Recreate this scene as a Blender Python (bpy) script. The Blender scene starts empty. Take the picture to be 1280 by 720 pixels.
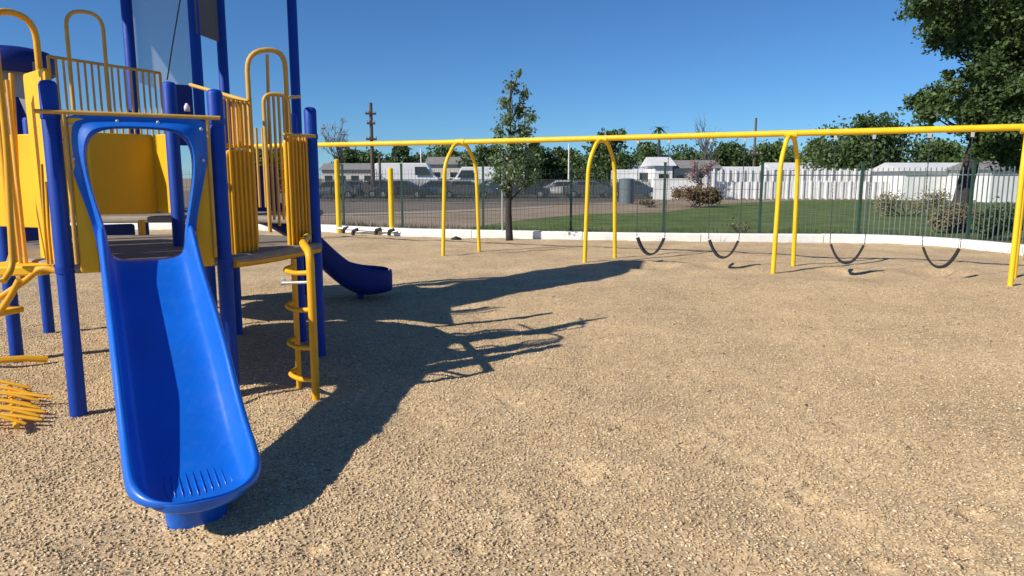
import bpy, bmesh, math, random
import numpy as np
from mathutils import Vector, noise
random.seed(7); rng = np.random.default_rng(7)
S = bpy.context.scene; C = S.collection
R = math.radians
# ------------------------------------------------------------------ camera model
FPX, CAMH = 900.0, 1.6
PIT = math.atan(138/900)
cp, sp = math.cos(PIT), math.sin(PIT)
def G(u, v, z=0.0):
    a = (360-v)/FPX; dz = -sp+a*cp; t = (z-CAMH)/dz
    return ((u-640)/FPX*t, t*(cp+a*sp))
def P(u, v, Y):                       # point on the sight line at ground distance Y
    a = (360-v)/FPX; t = Y/(cp+a*sp)
    return Vector(((u-640)/FPX*t, Y, CAMH+t*(-sp+a*cp)))
cam = bpy.data.cameras.new('camera'); camo = bpy.data.objects.new('camera', cam); C.objects.link(camo)
camo.location = (0, 0, CAMH); camo.rotation_euler = (R(90)-PIT, 0, 0)
cam.sensor_width = 36; cam.lens = 36*FPX/1280; cam.clip_end = 3000; cam.clip_start = 0.05
S.camera = camo
# ------------------------------------------------------------------ light
TH, EL = R(31), R(36.5)
w = bpy.data.worlds.new('World'); S.world = w; w.use_nodes = True
nt = w.node_tree; bg = nt.nodes['Background']
sky = nt.nodes.new('ShaderNodeTexSky'); sky.sky_type = 'NISHITA'; sky.sun_disc = False
sky.sun_elevation = EL; sky.sun_rotation = math.atan2(-math.cos(TH), -math.sin(TH)) % (2*math.pi)
sky.air_density = 1.0; sky.dust_density = 0.0; sky.ozone_density = 4.0; sky.altitude = 1500
tint = nt.nodes.new('ShaderNodeVectorMath'); tint.operation = 'MULTIPLY'; tint.inputs[1].default_value = (0.50, 0.82, 1.12)
nt.links.new(sky.outputs[0], tint.inputs[0]); nt.links.new(tint.outputs[0], bg.inputs[0]); bg.inputs[1].default_value = 0.085
sl = bpy.data.lights.new('sun', 'SUN'); sl.energy = 5.0; sl.angle = R(0.53); sl.color = (1.0, 0.93, 0.82)
so = bpy.data.objects.new('sun', sl); C.objects.link(so); so.location = (-10, -6, 12)
so.rotation_euler = Vector((math.cos(TH)*math.cos(EL), math.sin(TH)*math.cos(EL), -math.sin(EL))).to_track_quat('-Z', 'Y').to_euler()
S.view_settings.view_transform = 'Standard'; S.view_settings.look = 'None'
S.view_settings.exposure = 0.17; S.view_settings.gamma = 1.0; S.view_settings.use_curve_mapping = False
S.render.engine = 'CYCLES'
# ------------------------------------------------------------------ materials
MATS = {}
def mat(name, col, rough=0.6, var=0.12, vscale=6.0, bump=0.0, bscale=60.0, spec=0.5, metal=0.0, coat=0.0, dirt=0.0, island=0.0, trans=0.0, scuff=0.0):
    if name in MATS: return MATS[name]
    m = bpy.data.materials.new(name); m.use_nodes = True; t = m.node_tree; n = t.nodes; L = t.links
    b = n['Principled BSDF']; b.inputs['Roughness'].default_value = rough
    b.inputs['Specular IOR Level'].default_value = spec; b.inputs['Metallic'].default_value = metal
    b.inputs['Coat Weight'].default_value = coat; b.inputs['Coat Roughness'].default_value = 0.15
    tc = n.new('ShaderNodeTexCoord'); geo = n.new('ShaderNodeNewGeometry')
    nz = n.new('ShaderNodeTexNoise'); nz.inputs['Scale'].default_value = vscale; nz.inputs['Detail'].default_value = 6
    L.new(tc.outputs['Object'], nz.inputs['Vector'])
    mr = n.new('ShaderNodeMapRange'); mr.inputs['From Min'].default_value = 0.3; mr.inputs['From Max'].default_value = 0.7
    mr.inputs['To Min'].default_value = 1-var; mr.inputs['To Max'].default_value = 1+var
    L.new(nz.outputs['Fac'], mr.inputs['Value'])
    mul = n.new('ShaderNodeVectorMath'); mul.operation = 'SCALE'; mul.inputs[0].default_value = col[:3]
    if island:
        mi = n.new('ShaderNodeMapRange'); mi.inputs['To Min'].default_value = 1-island; mi.inputs['To Max'].default_value = 1+island
        L.new(geo.outputs['Random Per Island'], mi.inputs['Value'])
        mm = n.new('ShaderNodeMath'); mm.operation = 'MULTIPLY'; L.new(mi.outputs[0], mm.inputs[0]); L.new(mr.outputs[0], mm.inputs[1])
        L.new(mm.outputs[0], mul.inputs['Scale'])
    else: L.new(mr.outputs[0], mul.inputs['Scale'])
    out = mul.outputs[0]
    if dirt:
        n2 = n.new('ShaderNodeTexNoise'); n2.inputs['Scale'].default_value = 14; n2.inputs['Detail'].default_value = 8; n2.inputs['Roughness'].default_value = 0.7
        L.new(tc.outputs['Object'], n2.inputs['Vector'])
        r2 = n.new('ShaderNodeMapRange'); r2.inputs['From Min'].default_value = 0.52; r2.inputs['From Max'].default_value = 0.75; r2.inputs['To Max'].default_value = dirt
        L.new(n2.outputs['Fac'], r2.inputs['Value'])
        mx = n.new('ShaderNodeMix'); mx.data_type = 'RGBA'; L.new(r2.outputs[0], mx.inputs[0]); L.new(out, mx.inputs[6]); mx.inputs[7].default_value = (0.33, 0.26, 0.18, 1)
        out = mx.outputs[2]
        r3 = n.new('ShaderNodeMapRange'); r3.inputs['To Min'].default_value = rough-0.06; r3.inputs['To Max'].default_value = min(1, rough+0.3)
        L.new(n2.outputs['Fac'], r3.inputs['Value']); L.new(r3.outputs[0], b.inputs['Roughness'])
    if scuff:
        mp = n.new('ShaderNodeMapping'); mp.inputs['Rotation'].default_value = (0.45, 0, -0.53); mp.inputs['Scale'].default_value = (70, 3.5, 9); L.new(tc.outputs['Object'], mp.inputs['Vector'])
        n3 = n.new('ShaderNodeTexNoise'); n3.inputs['Scale'].default_value = 1.0; n3.inputs['Detail'].default_value = 7; n3.inputs['Roughness'].default_value = 0.75; L.new(mp.outputs[0], n3.inputs['Vector'])
        r4 = n.new('ShaderNodeMapRange'); r4.inputs['From Min'].default_value = 0.56; r4.inputs['From Max'].default_value = 0.72; r4.inputs['To Max'].default_value = scuff; L.new(n3.outputs['Fac'], r4.inputs['Value'])
        mx2 = n.new('ShaderNodeMix'); mx2.data_type = 'RGBA'; L.new(r4.outputs[0], mx2.inputs[0]); L.new(out, mx2.inputs[6]); mx2.inputs[7].default_value = (0.03, 0.20, 0.62, 1); out = mx2.outputs[2]
    L.new(out, b.inputs['Base Color'])
    if trans:
        tr = n.new('ShaderNodeBsdfTranslucent'); L.new(out, tr.inputs['Color']); ms = n.new('ShaderNodeMixShader'); ms.inputs[0].default_value = trans
        L.new(b.outputs[0], ms.inputs[1]); L.new(tr.outputs[0], ms.inputs[2]); L.new(ms.outputs[0], n['Material Output'].inputs['Surface'])
    if bump:
        nb = n.new('ShaderNodeTexNoise'); nb.inputs['Scale'].default_value = bscale; nb.inputs['Detail'].default_value = 5
        L.new(tc.outputs['Object'], nb.inputs['Vector'])
        bp = n.new('ShaderNodeBump'); bp.inputs['Strength'].default_value = bump; bp.inputs['Distance'].default_value = 0.01
        L.new(nb.outputs['Fac'], bp.inputs['Height']); L.new(bp.outputs[0], b.inputs['Normal'])
    MATS[name] = m; return m

M = dict(
 yel=mat('yellow_paint', (0.78, 0.385, 0.003), 0.38, 0.08, 5, bump=0.05, dirt=0.25),
 yelp=mat('yellow_plastic', (0.84, 0.475, 0.002), 0.42, 0.06, 3, bump=0.06, bscale=30, dirt=0.12),
 swy=mat('swing_yellow', (0.87, 0.55, 0.006), 0.4, 0.07, 4, dirt=0.12),
 tan=mat('faded_yellow_tube', (0.64, 0.37, 0.06), 0.5, 0.1, 8, dirt=0.3),
 post=mat('blue_post_paint', (0.001, 0.048, 0.36), 0.42, 0.10, 5, bump=0.04, dirt=0.012, spec=0.35),
 blue=mat('blue_slide_plastic', (0.001, 0.125, 0.60), 0.30, 0.07, 3, bump=0.07, bscale=25, coat=0.25, dirt=0.03, scuff=0.5),
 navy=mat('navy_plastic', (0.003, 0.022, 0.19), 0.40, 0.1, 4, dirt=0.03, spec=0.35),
 deck=mat('deck_vinyl', (0.20, 0.17, 0.14), 0.75, 0.2, 12, bump=0.3, bscale=80, dirt=0.4),
 deckrim=mat('deck_rim', (0.27, 0.24, 0.20), 0.7, 0.15, 10, dirt=0.4),
 grey=mat('grey_panel', (0.30, 0.31, 0.33), 0.5, 0.08, 4, dirt=0.1),
 canvas=mat('shade_canvas', (0.10, 0.10, 0.11), 0.8, 0.1, 5),
 rubber=mat('black_rubber', (0.018, 0.017, 0.016), 0.6, 0.2, 20),
 chain=mat('chain_metal', (0.12, 0.12, 0.11), 0.45, 0.2, 30, metal=0.8),
 galv=mat('galvanised', (0.5, 0.5, 0.48), 0.45, 0.1, 10, metal=0.3),
 conc=mat('concrete_white', (0.82, 0.81, 0.77), 0.85, 0.06, 5, bump=0.2, bscale=40, dirt=0.12),
 iron=mat('fence_iron', (0.05, 0.065, 0.065), 0.5, 0.2, 6),
 steel=mat('fence_steel', (0.13, 0.16, 0.17), 0.45, 0.15, 6),
 gpost=mat('fence_green', (0.03, 0.07, 0.05), 0.55, 0.2, 6),
 white=mat('white_paint', (0.78, 0.77, 0.74), 0.6, 0.10, 2, dirt=0.12),
 cream=mat('cream_wall', (0.60, 0.56, 0.49), 0.8, 0.1, 1.5, dirt=0.15),
 roof=mat('grey_roof', (0.22, 0.21, 0.20), 0.85, 0.2, 3),
 roofl=mat('pale_roof', (0.62, 0.62, 0.62), 0.7, 0.1, 2),
 glass=mat('dark_glass', (0.02, 0.025, 0.03), 0.08, 0.0, 2, spec=0.8),
 wood=mat('weathered_wood', (0.12, 0.09, 0.065), 0.85, 0.25, 8, bump=0.3),
 bark=mat('bark', (0.045, 0.038, 0.034), 0.9, 0.3, 12, bump=0.8, bscale=40),
 barkg=mat('bark_grey', (0.13, 0.13, 0.125), 0.9, 0.3, 10, bump=0.8, bscale=30),
 leaf=mat('leaf_mid', (0.105, 0.165, 0.045), 0.55, 0.25, 1.2, island=0.5, trans=0.35),
 leafd=mat('leaf_dark', (0.085, 0.135, 0.038), 0.55, 0.25, 0.8, island=0.5, trans=0.35),
 leafy=mat('leaf_young', (0.17, 0.24, 0.11), 0.5, 0.25, 2, island=0.5, trans=0.3),
 leafp=mat('blossom_pink', (0.34, 0.20, 0.19), 0.6, 0.25, 2, island=0.4, trans=0.2),
 dry=mat('dry_foliage', (0.20, 0.13, 0.06), 0.8, 0.3, 2, island=0.5, trans=0.2),
 straw=mat('straw', (0.26, 0.21, 0.11), 0.85, 0.3, 2, island=0.45, trans=0.2),
 tyre=mat('tyre', (0.02, 0.02, 0.02), 0.8, 0.1),
)
# ------------------------------------------------------------------ object helpers
ORG = {}
def thing(name, label, cat, loc, group=None):
    o = bpy.data.objects.new(name, None); C.objects.link(o); o.location = loc; o.empty_display_size = 0.1
    ORG[o.name] = Vector(loc); o['label'] = label; o['category'] = cat
    if group: o['group'] = group
    return o
class MB:
    """collects world-space geometry of one mesh"""
    def __init__(s): s.v = []; s.f = []
    def add(s, vs, fs):
        k = len(s.v); s.v += [tuple(x) for x in vs]; s.f += [tuple(i+k for i in f) for f in fs]
    def box(s, c, d, ax=(1, 0), tilt=None):
        """box centred at c, size d=(along ax, across, up)"""
        ax = Vector((ax[0], ax[1], 0)).normalized(); ay = Vector((-ax.y, ax.x, 0)); c = Vector(c)
        vs = [c+ax*d[0]/2*i+ay*d[1]/2*j+Vector((0, 0, d[2]/2*k)) for i in (-1, 1) for j in (-1, 1) for k in (-1, 1)]
        s.add(vs, [(0, 1, 3, 2), (4, 6, 7, 5), (0, 4, 5, 1), (2, 3, 7, 6), (0, 2, 6, 4), (1, 5, 7, 3)])
        return s
    def tube(s, pts, r, seg=10, closed=False, cap=True):
        pts = [Vector(p) for p in pts]; n = len(pts); rr = r if isinstance(r, (list, tuple)) else [r]*n
        tang = []
        for i in range(n):
            a = pts[(i-1) % n] if (closed or i > 0) else pts[0]; b = pts[(i+1) % n] if (closed or i < n-1) else pts[-1]
            tang.append((b-a).normalized())
        up = Vector((0, 0, 1)) if abs(tang[0].z) < 0.9 else Vector((1, 0, 0))
        nn = (up-tang[0]*up.dot(tang[0])).normalized(); vs = []; fs = []
        for i in range(n):
            nn = (nn-tang[i]*nn.dot(tang[i])).normalized(); bb = tang[i].cross(nn)
            for k in range(seg):
                a = 2*math.pi*k/seg; vs.append(pts[i]+(nn*math.cos(a)+bb*math.sin(a))*rr[i])
        for i in range(n if closed else n-1):
            j = (i+1) % n
            for k in range(seg): fs.append((i*seg+k, i*seg+(k+1) % seg, j*seg+(k+1) % seg, j*seg+k))
        if cap and not closed: fs.append(tuple(range(seg))[::-1]); fs.append(tuple((n-1)*seg+k for k in range(seg)))
        s.add(vs, fs); return s
    def prism(s, poly, z0, z1):
        n = len(poly); vs = [(p[0], p[1], z0) for p in poly]+[(p[0], p[1], z1) for p in poly]
        fs = [tuple(range(n))[::-1], tuple(range(n, 2*n))]+[(i, (i+1) % n, n+(i+1) % n, n+i) for i in range(n)]
        s.add(vs, fs); return s
    def slab(s, outline, thick):
        """outline: list of 3D points on one plane; extruded along the plane normal by thick (centred)"""
        q = [Vector(p) for p in outline]; nrm = Vector((0, 0, 0))
        for i in range(len(q)): nrm += q[i].cross(q[(i+1) % len(q)])
        nrm.normalize(); n = len(q)
        s.add([p-nrm*thick/2 for p in q]+[p+nrm*thick/2 for p in q], [tuple(range(n))[::-1], tuple(range(n, 2*n))]+[(i, (i+1) % n, n+(i+1) % n, n+i) for i in range(n)])
        return s
    def quads(s, V):   # V: (n,4,3) array, appended lazily
        k = len(s.v); s.v += [tuple(x) for x in V.reshape(-1, 3).tolist()]; s.f += [(k+4*i, k+4*i+1, k+4*i+2, k+4*i+3) for i in range(len(V))]; return s
    def build(s, name, m, parent=None, smooth=False, bevel=0.0, subd=0, kind=None, label=None, cat=None, group=None, solid=0.0, base=None):
        me = bpy.data.meshes.new(name); o = bpy.data.objects.new(name, me)
        if parent is not None:
            org = ORG[parent.name]
        elif base is not None: org = Vector(base)
        else: org = Vector((0, 0, 0))
        me.from_pydata([(x[0]-org.x, x[1]-org.y, x[2]-org.z) for x in s.v], [], s.f); me.update()
        C.objects.link(o); ORG[o.name] = org
        if parent is not None: o.parent = parent
        else: o.location = org
        me.materials.append(m)
        if smooth:
            me.shade_smooth()
            if smooth is not True:
                e = o.modifiers.new('e', 'EDGE_SPLIT'); e.split_angle = R(smooth)
        if solid: q = o.modifiers.new('s', 'SOLIDIFY'); q.thickness = solid; q.offset = -1
        if bevel: q = o.modifiers.new('b', 'BEVEL'); q.width = bevel; q.segments = 2; q.limit_method = 'ANGLE'
        if subd: q = o.modifiers.new('u', 'SUBSURF'); q.levels = subd; q.render_levels = subd
        if kind: o['kind'] = kind
        if label: o['label'] = label
        if cat: o['category'] = cat
        if group: o['group'] = group
        return o
def fillet(pts, r, n=6):
    """round the corners of a 3D polyline"""
    pts = [Vector(p) for p in pts]; out = [pts[0]]
    for i in range(1, len(pts)-1):
        a, b, c = pts[i-1], pts[i], pts[i+1]; d1 = (a-b); d2 = (c-b); rr = min(r, d1.length*0.49, d2.length*0.49)
        p = b+d1.normalized()*rr; q = b+d2.normalized()*rr
        for k in range(n+1):
            t = k/n; out.append(p*(1-t)**2+b*2*t*(1-t)+q*t*t)
    out.append(pts[-1]); return out
def smoothpath(pts, n=8):
    pts = [Vector(p) for p in pts]; q = [pts[0]*2-pts[1]]+pts+[pts[-1]*2-pts[-2]]; out = []
    for i in range(1, len(q)-2):
        for k in range(n):
            t = k/n; a, b, c, d = q[i-1:i+3]
            out.append(0.5*((2*b)+(c-a)*t+(2*a-5*b+4*c-d)*t*t+(3*b-a-3*c+d)*t**3))
    out.append(pts[-1]); return out
V3 = lambda p, z: Vector((p[0], p[1], z))

# ------------------------------------------------------------------ ground sheets
def chips_mat():
    m = bpy.data.materials.new('wood_chip_surface'); m.use_nodes = True; t = m.node_tree; n = t.nodes; L = t.links
    b = n['Principled BSDF']; b.inputs['Roughness'].default_value = 0.9; b.inputs['Specular IOR Level'].default_value = 0.2
    tc = n.new('ShaderNodeTexCoord')
    nd = n.new('ShaderNodeTexNoise'); nd.inputs['Scale'].default_value = 25; nd.inputs['Detail'].default_value = 2
    L.new(tc.outputs['Object'], nd.inputs['Vector'])
    add = n.new('ShaderNodeVectorMath'); add.operation = 'MULTIPLY_ADD'; add.inputs[1].default_value = (0.03, 0.03, 0.03)
    L.new(nd.outputs['Color'], add.inputs[0]); L.new(tc.outputs['Object'], add.inputs[2])
    v1 = n.new('ShaderNodeTexVoronoi'); v1.inputs['Scale'].default_value = 80; L.new(add.outputs[0], v1.inputs['Vector'])
    v2 = n.new('ShaderNodeTexVoronoi'); v2.inputs['Scale'].default_value = 34; L.new(add.outputs[0], v2.inputs['Vector'])
    sep = n.new('ShaderNodeSeparateColor'); L.new(v1.outputs['Color'], sep.inputs[0])
    cr = n.new('ShaderNodeValToRGB'); e = cr.color_ramp.elements
    e[0].position = 0.0; e[0].color = (0.36, 0.25, 0.145, 1); e[1].position = 1.0; e[1].color = (0.80, 0.62, 0.37, 1)
    for p, c in ((0.12, (0.50, 0.355, 0.20, 1)), (0.45, (0.60, 0.435, 0.25, 1)), (0.8, (0.68, 0.505, 0.30, 1))):
        x = e.new(p); x.color = c
    L.new(sep.outputs[0], cr.inputs[0])
    sep2 = n.new('ShaderNodeSeparateColor'); L.new(v2.outputs['Color'], sep2.inputs[0])
    big = n.new('ShaderNodeTexNoise'); big.inputs['Scale'].default_value = 0.75; big.inputs['Detail'].default_value = 8; big.inputs['Roughness'].default_value = 0.65
    L.new(tc.outputs['Object'], big.inputs['Vector'])
    mr = n.new('ShaderNodeMapRange'); mr.inputs['From Min'].default_value = 0.3; mr.inputs['From Max'].default_value = 0.7; mr.inputs['To Min'].default_value = 0.74; mr.inputs['To Max'].default_value = 1.16
    L.new(big.outputs['Fac'], mr.inputs['Value'])
    mr2 = n.new('ShaderNodeMapRange'); mr2.inputs['To Min'].default_value = 0.85; mr2.inputs['To Max'].default_value = 1.12; L.new(sep2.outputs[1], mr2.inputs['Value'])
    mm = n.new('ShaderNodeMath'); mm.operation = 'MULTIPLY'; L.new(mr.outputs[0], mm.inputs[0]); L.new(mr2.outputs[0], mm.inputs[1])
    sc = n.new('ShaderNodeVectorMath'); sc.operation = 'SCALE'; L.new(cr.outputs[0], sc.inputs[0]); L.new(mm.outputs[0], sc.inputs['Scale'])
    L.new(sc.outputs[0], b.inputs['Base Color'])
    # bump : chip edges + clods
    a1 = n.new('ShaderNodeMath'); a1.operation = 'MULTIPLY_ADD'; a1.inputs[1].default_value = -0.5; L.new(v1.outputs['Distance'], a1.inputs[0]); L.new(sep.outputs[1], a1.inputs[2])
    a2 = n.new('ShaderNodeMath'); a2.operation = 'MULTIPLY_ADD'; a2.inputs[1].default_value = 1.3; L.new(sep2.outputs[0], a2.inputs[0]); L.new(a1.outputs[0], a2.inputs[2])
    n5 = n.new('ShaderNodeTexNoise'); n5.inputs['Scale'].default_value = 7; n5.inputs['Detail'].default_value = 6; n5.inputs['Roughness'].default_value = 0.7; L.new(tc.outputs['Object'], n5.inputs['Vector'])
    a3 = n.new('ShaderNodeMath'); a3.operation = 'MULTIPLY_ADD'; a3.inputs[1].default_value = 2.5; L.new(n5.outputs['Fac'], a3.inputs[0]); L.new(a2.outputs[0], a3.inputs[2])
    bp = n.new('ShaderNodeBump'); bp.inputs['Strength'].default_value = 0.6; bp.inputs['Distance'].default_value = 0.010
    L.new(a3.outputs[0], bp.inputs['Height']); L.new(bp.outputs[0], b.inputs['Normal'])
    return m
def ground_mat(name, cols, scale, detail=8, bump=0.4, bdist=0.03):
    m = bpy.data.materials.new(name); m.use_nodes = True; t = m.node_tree; n = t.nodes; L = t.links
    b = n['Principled BSDF']; b.inputs['Roughness'].default_value = 0.95; b.inputs['Specular IOR Level'].default_value = 0.15
    tc = n.new('ShaderNodeTexCoord'); nz = n.new('ShaderNodeTexNoise'); nz.inputs['Scale'].default_value = scale; nz.inputs['Detail'].default_value = detail; nz.inputs['Roughness'].default_value = 0.7
    L.new(tc.outputs['Object'], nz.inputs['Vector']); cr = n.new('ShaderNodeValToRGB'); e = cr.color_ramp.elements
    e[0].position = 0.32; e[0].color = cols[0]+(1,); e[1].position = 0.68; e[1].color = cols[-1]+(1,)
    for i, c in enumerate(cols[1:-1]): x = e.new(0.32+0.36*(i+1)/(len(cols)-1)); x.color = c+(1,)
    L.new(nz.outputs['Fac'], cr.inputs[0]); L.new(cr.outputs[0], b.inputs['Base Color'])
    n2 = n.new('ShaderNodeTexNoise'); n2.inputs['Scale'].default_value = scale*12; n2.inputs['Detail'].default_value = 6; L.new(tc.outputs['Object'], n2.inputs['Vector'])
    bp = n.new('ShaderNodeBump'); bp.inputs['Strength'].default_value = bump; bp.inputs['Distance'].default_value = bdist
    L.new(n2.outputs['Fac'], bp.inputs['Height']); L.new(bp.outputs[0], b.inputs['Normal']); return m
def sheet(name, poly, z, m):
    b = MB(); b.add([(p[0], p[1], z) for p in poly], [tuple(range(len(poly)))]); o = b.build(name, m, kind='structure')
    if o.data.polygons[0].normal.z < 0: o.data.flip_normals()
    return o
sheet('ground', [(-900, -300), (900, -300), (900, 1500), (-900, 1500)], -0.10, ground_mat('dry_earth', [(0.20, 0.155, 0.11), (0.27, 0.21, 0.15), (0.33, 0.26, 0.19)], 0.35))
grass_m = ground_mat('grass_turf', [(0.060, 0.095, 0.026), (0.098, 0.140, 0.042), (0.17, 0.19, 0.08)], 0.8, 10, 0.8, 0.05)
sheet('grass_field', [G(560, 286), G(600, 279), G(660, 271), G(730, 265), G(830, 263), G(905, 253), (22, 55), (30, 56), (48, 52), (60, 20), (40, 8), (13, 14), (11, 17.4), (6, 18.8), (0, 20), (-2, 21.1)], -0.092, grass_m)
asph = ground_mat('asphalt', [(0.13, 0.112, 0.092), (0.165, 0.145, 0.12), (0.20, 0.175, 0.145)], 0.5, 8, 0.3, 0.01)
sheet('parking_lot', [(-60, 36), G(400, 264), G(560, 260), G(700, 254), G(830, 248), (25, 62), (25, 95), (-60, 95)], -0.088, asph)
sheet('concrete_path', [(-60, 34.0), G(400, 267.0), G(540, 264.0), G(690, 257.5), G(690, 256.4), G(540, 262.4), G(400, 265.3), (-60, 35.2)], -0.080, ground_mat('path_concrete', [(0.30, 0.27, 0.23), (0.36, 0.32, 0.27)], 1, 6, 0.2, 0.01))
# wood chip play surface, displaced
CURB = [(-30, 26.5), (-16, 23.4)]+[G(u, v) for u, v in ((370, 288.8), (430, 291.3), (500, 295), (560, 296.5), (640, 298), (740, 300), (850, 301.5), (940, 302.5), (1020, 303), (1100, 304.6), (1180, 309), (1250, 315.5), (1280, 319.5), (1345, 332))]+[(12.5, 10), (13.5, 6), (14, 0), (14, -5)]
CP = [Vector((p[0], p[1], 0)) for p in smoothpath([V3(p, 0) for p in CURB], 6)]
def hgt(x, y):
    v = Vector((x, y, 0))
    h = 0.036*noise.noise(v*0.55)+0.022*noise.noise(v*1.9+Vector((3, 1, 0)))+0.012*noise.noise(v*5.3+Vector((9, 4, 2)))
    if y < 12: h += 0.0045*noise.noise(v*15)
    for cx, cy, rr, dp in PITS:
        d2 = ((x-cx)**2+(y-cy)**2)/(rr*rr)
        if d2 < 4: h -= dp*math.exp(-d2*1.6)-dp*0.35*math.exp(-(math.sqrt(d2)-1.15)**2*9)
    return h
PITS = []
for u, v in ((735, 600), (945, 600), (1010, 620), (860, 560), (905, 545), (590, 690), (1200, 690), (1095, 710), (140, 700), (640, 505), (1120, 373), (948, 355), (700, 650), (1215, 640), (1140, 560), (390, 690)):
    x, y = G(u, v); PITS.append((x, y, 0.06+0.05*random.random(), 0.026))
for k in range(60):   # scuffed footprints
    x, y = random.uniform(-1, 6), random.uniform(2.2, 10); PITS.append((x, y, random.uniform(0.06, 0.16), random.uniform(0.006, 0.015)))
for u in (813, 904, 1058, 1175):
    x, y = G(u, 333 if u < 1000 else 342); PITS.append((x, y, 0.55, 0.075))
sx, sy = G(250, 640); PITS.append((sx, sy-0.2, 0.4, 0.03))
def chip_ground():
    ys = [-3, -1.5, -0.5, 0.5]; y = 1.2
    while y < 27: ys.append(y); y += max(0.03, y*0.0105)
    cols = 230; vs = []; fs = []
    for y in ys:
        wl = -(abs(y)*0.80+3.0) if y > 1 else -12; wr = abs(y)*0.80+2.0 if y > 1 else 12
        for i in range(cols+1):
            x = wl+(wr-wl)*i/cols; vs.append((x, y, hgt(x, y)))
    for j in range(len(ys)-1):
        for i in range(cols):
            a = j*(cols+1)+i; q = (a, a+1, a+cols+2, a+cols+1)
            cx = (vs[a][0]+vs[a+1][0])/2; cy = (vs[a][1]+vs[a+cols+1][1])/2
            if inside(cx, cy): fs.append(q)
    b = MB(); b.add(vs, fs); return b
POLY = [(p.x, p.y) for p in CP]+[(-40, -5), (-40, 26.5)]
def inside(x, y):
    c = False; n = len(POLY); j = n-1
    for i in range(n):
        xi, yi = POLY[i]; xj, yj = POLY[j]
        if (yi > y) != (yj > y) and x < (xj-xi)*(y-yi)/(yj-yi)+xi: c = not c
        j = i
    return c
cm = chips_mat()
chip_ground().build('wood_chip_ground', cm, smooth=True, kind='structure')
sheet('play_area_base', [(-40, -6), (14, -6), (14, 0)]+[(p.x, p.y) for p in reversed(CP) if p.y > 0]+[(-40, 27)], -0.075, cm)
# loose chips near the camera, one mass
def loose_chips(n):
    y = np.sqrt(rng.uniform(1.9**2, 11.0**2, n*2)); keep = rng.random(n*2) < np.clip(3.6/y, 0, 1); y = y[keep][:n]; k = len(y)
    x = rng.uniform(-0.80, 0.80, k)*(y+0.4)
    L_ = rng.uniform(0.006, 0.018, k); W = L_*rng.uniform(0.3, 0.8, k); T = rng.uniform(0.002, 0.005, k)
    yaw = rng.uniform(0, 2*np.pi, k); pt = rng.normal(0, 0.22, k); rl = rng.normal(0, 0.22, k)
    z = np.array([hgt(a, b_) for a, b_ in zip(x, y)])+0.004
    cy, sy_, cpt, spt, crl, srl = np.cos(yaw), np.sin(yaw), np.cos(pt), np.sin(pt), np.cos(rl), np.sin(rl)
    ax = np.stack([cy*cpt, sy_*cpt, spt], 1); ay = np.stack([-sy_*crl-cy*spt*srl, cy*crl-sy_*spt*srl, cpt*srl], 1); az = np.cross(ax, ay)
    c = np.stack([x, y, z], 1); vs = np.zeros((k, 8, 3)); q = 0
    for k3 in (-1, 1):
        for i, j in ((-1, -1), (1, -1), (1, 1), (-1, 1)):
            jit = rng.uniform(0.6, 1.1, (k, 1))
            vs[:, q] = c+ax*(L_[:, None]/2*i)*jit+ay*(W[:, None]/2*j)*jit+az*(T[:, None]/2*k3); q += 1
    f = np.array([(4, 5, 6, 7), (0, 1, 5, 4), (1, 2, 6, 5), (2, 3, 7, 6), (3, 0, 4, 7)])
    fs = (np.arange(k)[:, None, None]*8+f[None]).reshape(-1)
    me = bpy.data.meshes.new('loose_wood_chips'); me.vertices.add(k*8); me.vertices.foreach_set('co', vs.reshape(-1))
    me.loops.add(len(fs)); me.loops.foreach_set('vertex_index', fs.astype(np.int32)); me.polygons.add(k*5)
    me.polygons.foreach_set('loop_start', np.arange(k*5, dtype=np.int32)*4); me.update(calc_edges=True)
    o = bpy.data.objects.new('loose_wood_chips', me); C.objects.link(o)
    m = bpy.data.materials.new('loose_chip'); m.use_nodes = True; t = m.node_tree; b = t.nodes['Principled BSDF']; b.inputs['Roughness'].default_value = 0.85
    g = t.nodes.new('ShaderNodeNewGeometry'); cr = t.nodes.new('ShaderNodeValToRGB'); e = cr.color_ramp.elements
    e[0].color = (0.30, 0.205, 0.12, 1); e[1].color = (0.90, 0.76, 0.53, 1)
    for p, cc in ((0.08, (0.50, 0.355, 0.20, 1)), (0.4, (0.60, 0.435, 0.25, 1)), (0.85, (0.68, 0.51, 0.295, 1))): q = e.new(p); q.color = cc
    t.links.new(g.outputs['Random Per Island'], cr.inputs[0]); t.links.new(cr.outputs[0], b.inputs['Base Color']); me.materials.append(m)
    o['kind'] = 'stuff'; o['label'] = 'loose tan wood chips strewn over the play area'; o['category'] = 'wood chips'
loose_chips(150000)

def litter():
    b = MB(); k = 420; y = np.sqrt(rng.uniform(2.0**2, 13**2, k)); x = rng.uniform(-0.3, 0.78, k)*y
    for a, c in zip(x, y):
        t = random.uniform(0, 6.28); l = random.uniform(0.007, 0.022); d = Vector((math.cos(t), math.sin(t), 0))*l; p = Vector((a, c, hgt(a, c)+0.012))
        if random.random() < 0.5: b.tube([p-d, p+Vector((0, 0, 0.006)), p+d], 0.003, 5)
        else:
            n_ = Vector((-d.y, d.x, 0))*0.45; b.add([p-d, p+n_+Vector((0, 0, 0.01)), p+d, p-n_+Vector((0, 0, 0.006))], [(0, 1, 2, 3)])
    b.build('fallen_litter', mat('litter', (0.17, 0.11, 0.06), 0.9, 0.3, 4, island=0.6), kind='stuff', label='small dark twigs and dry leaves scattered on the chips', cat='litter')
litter()
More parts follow.
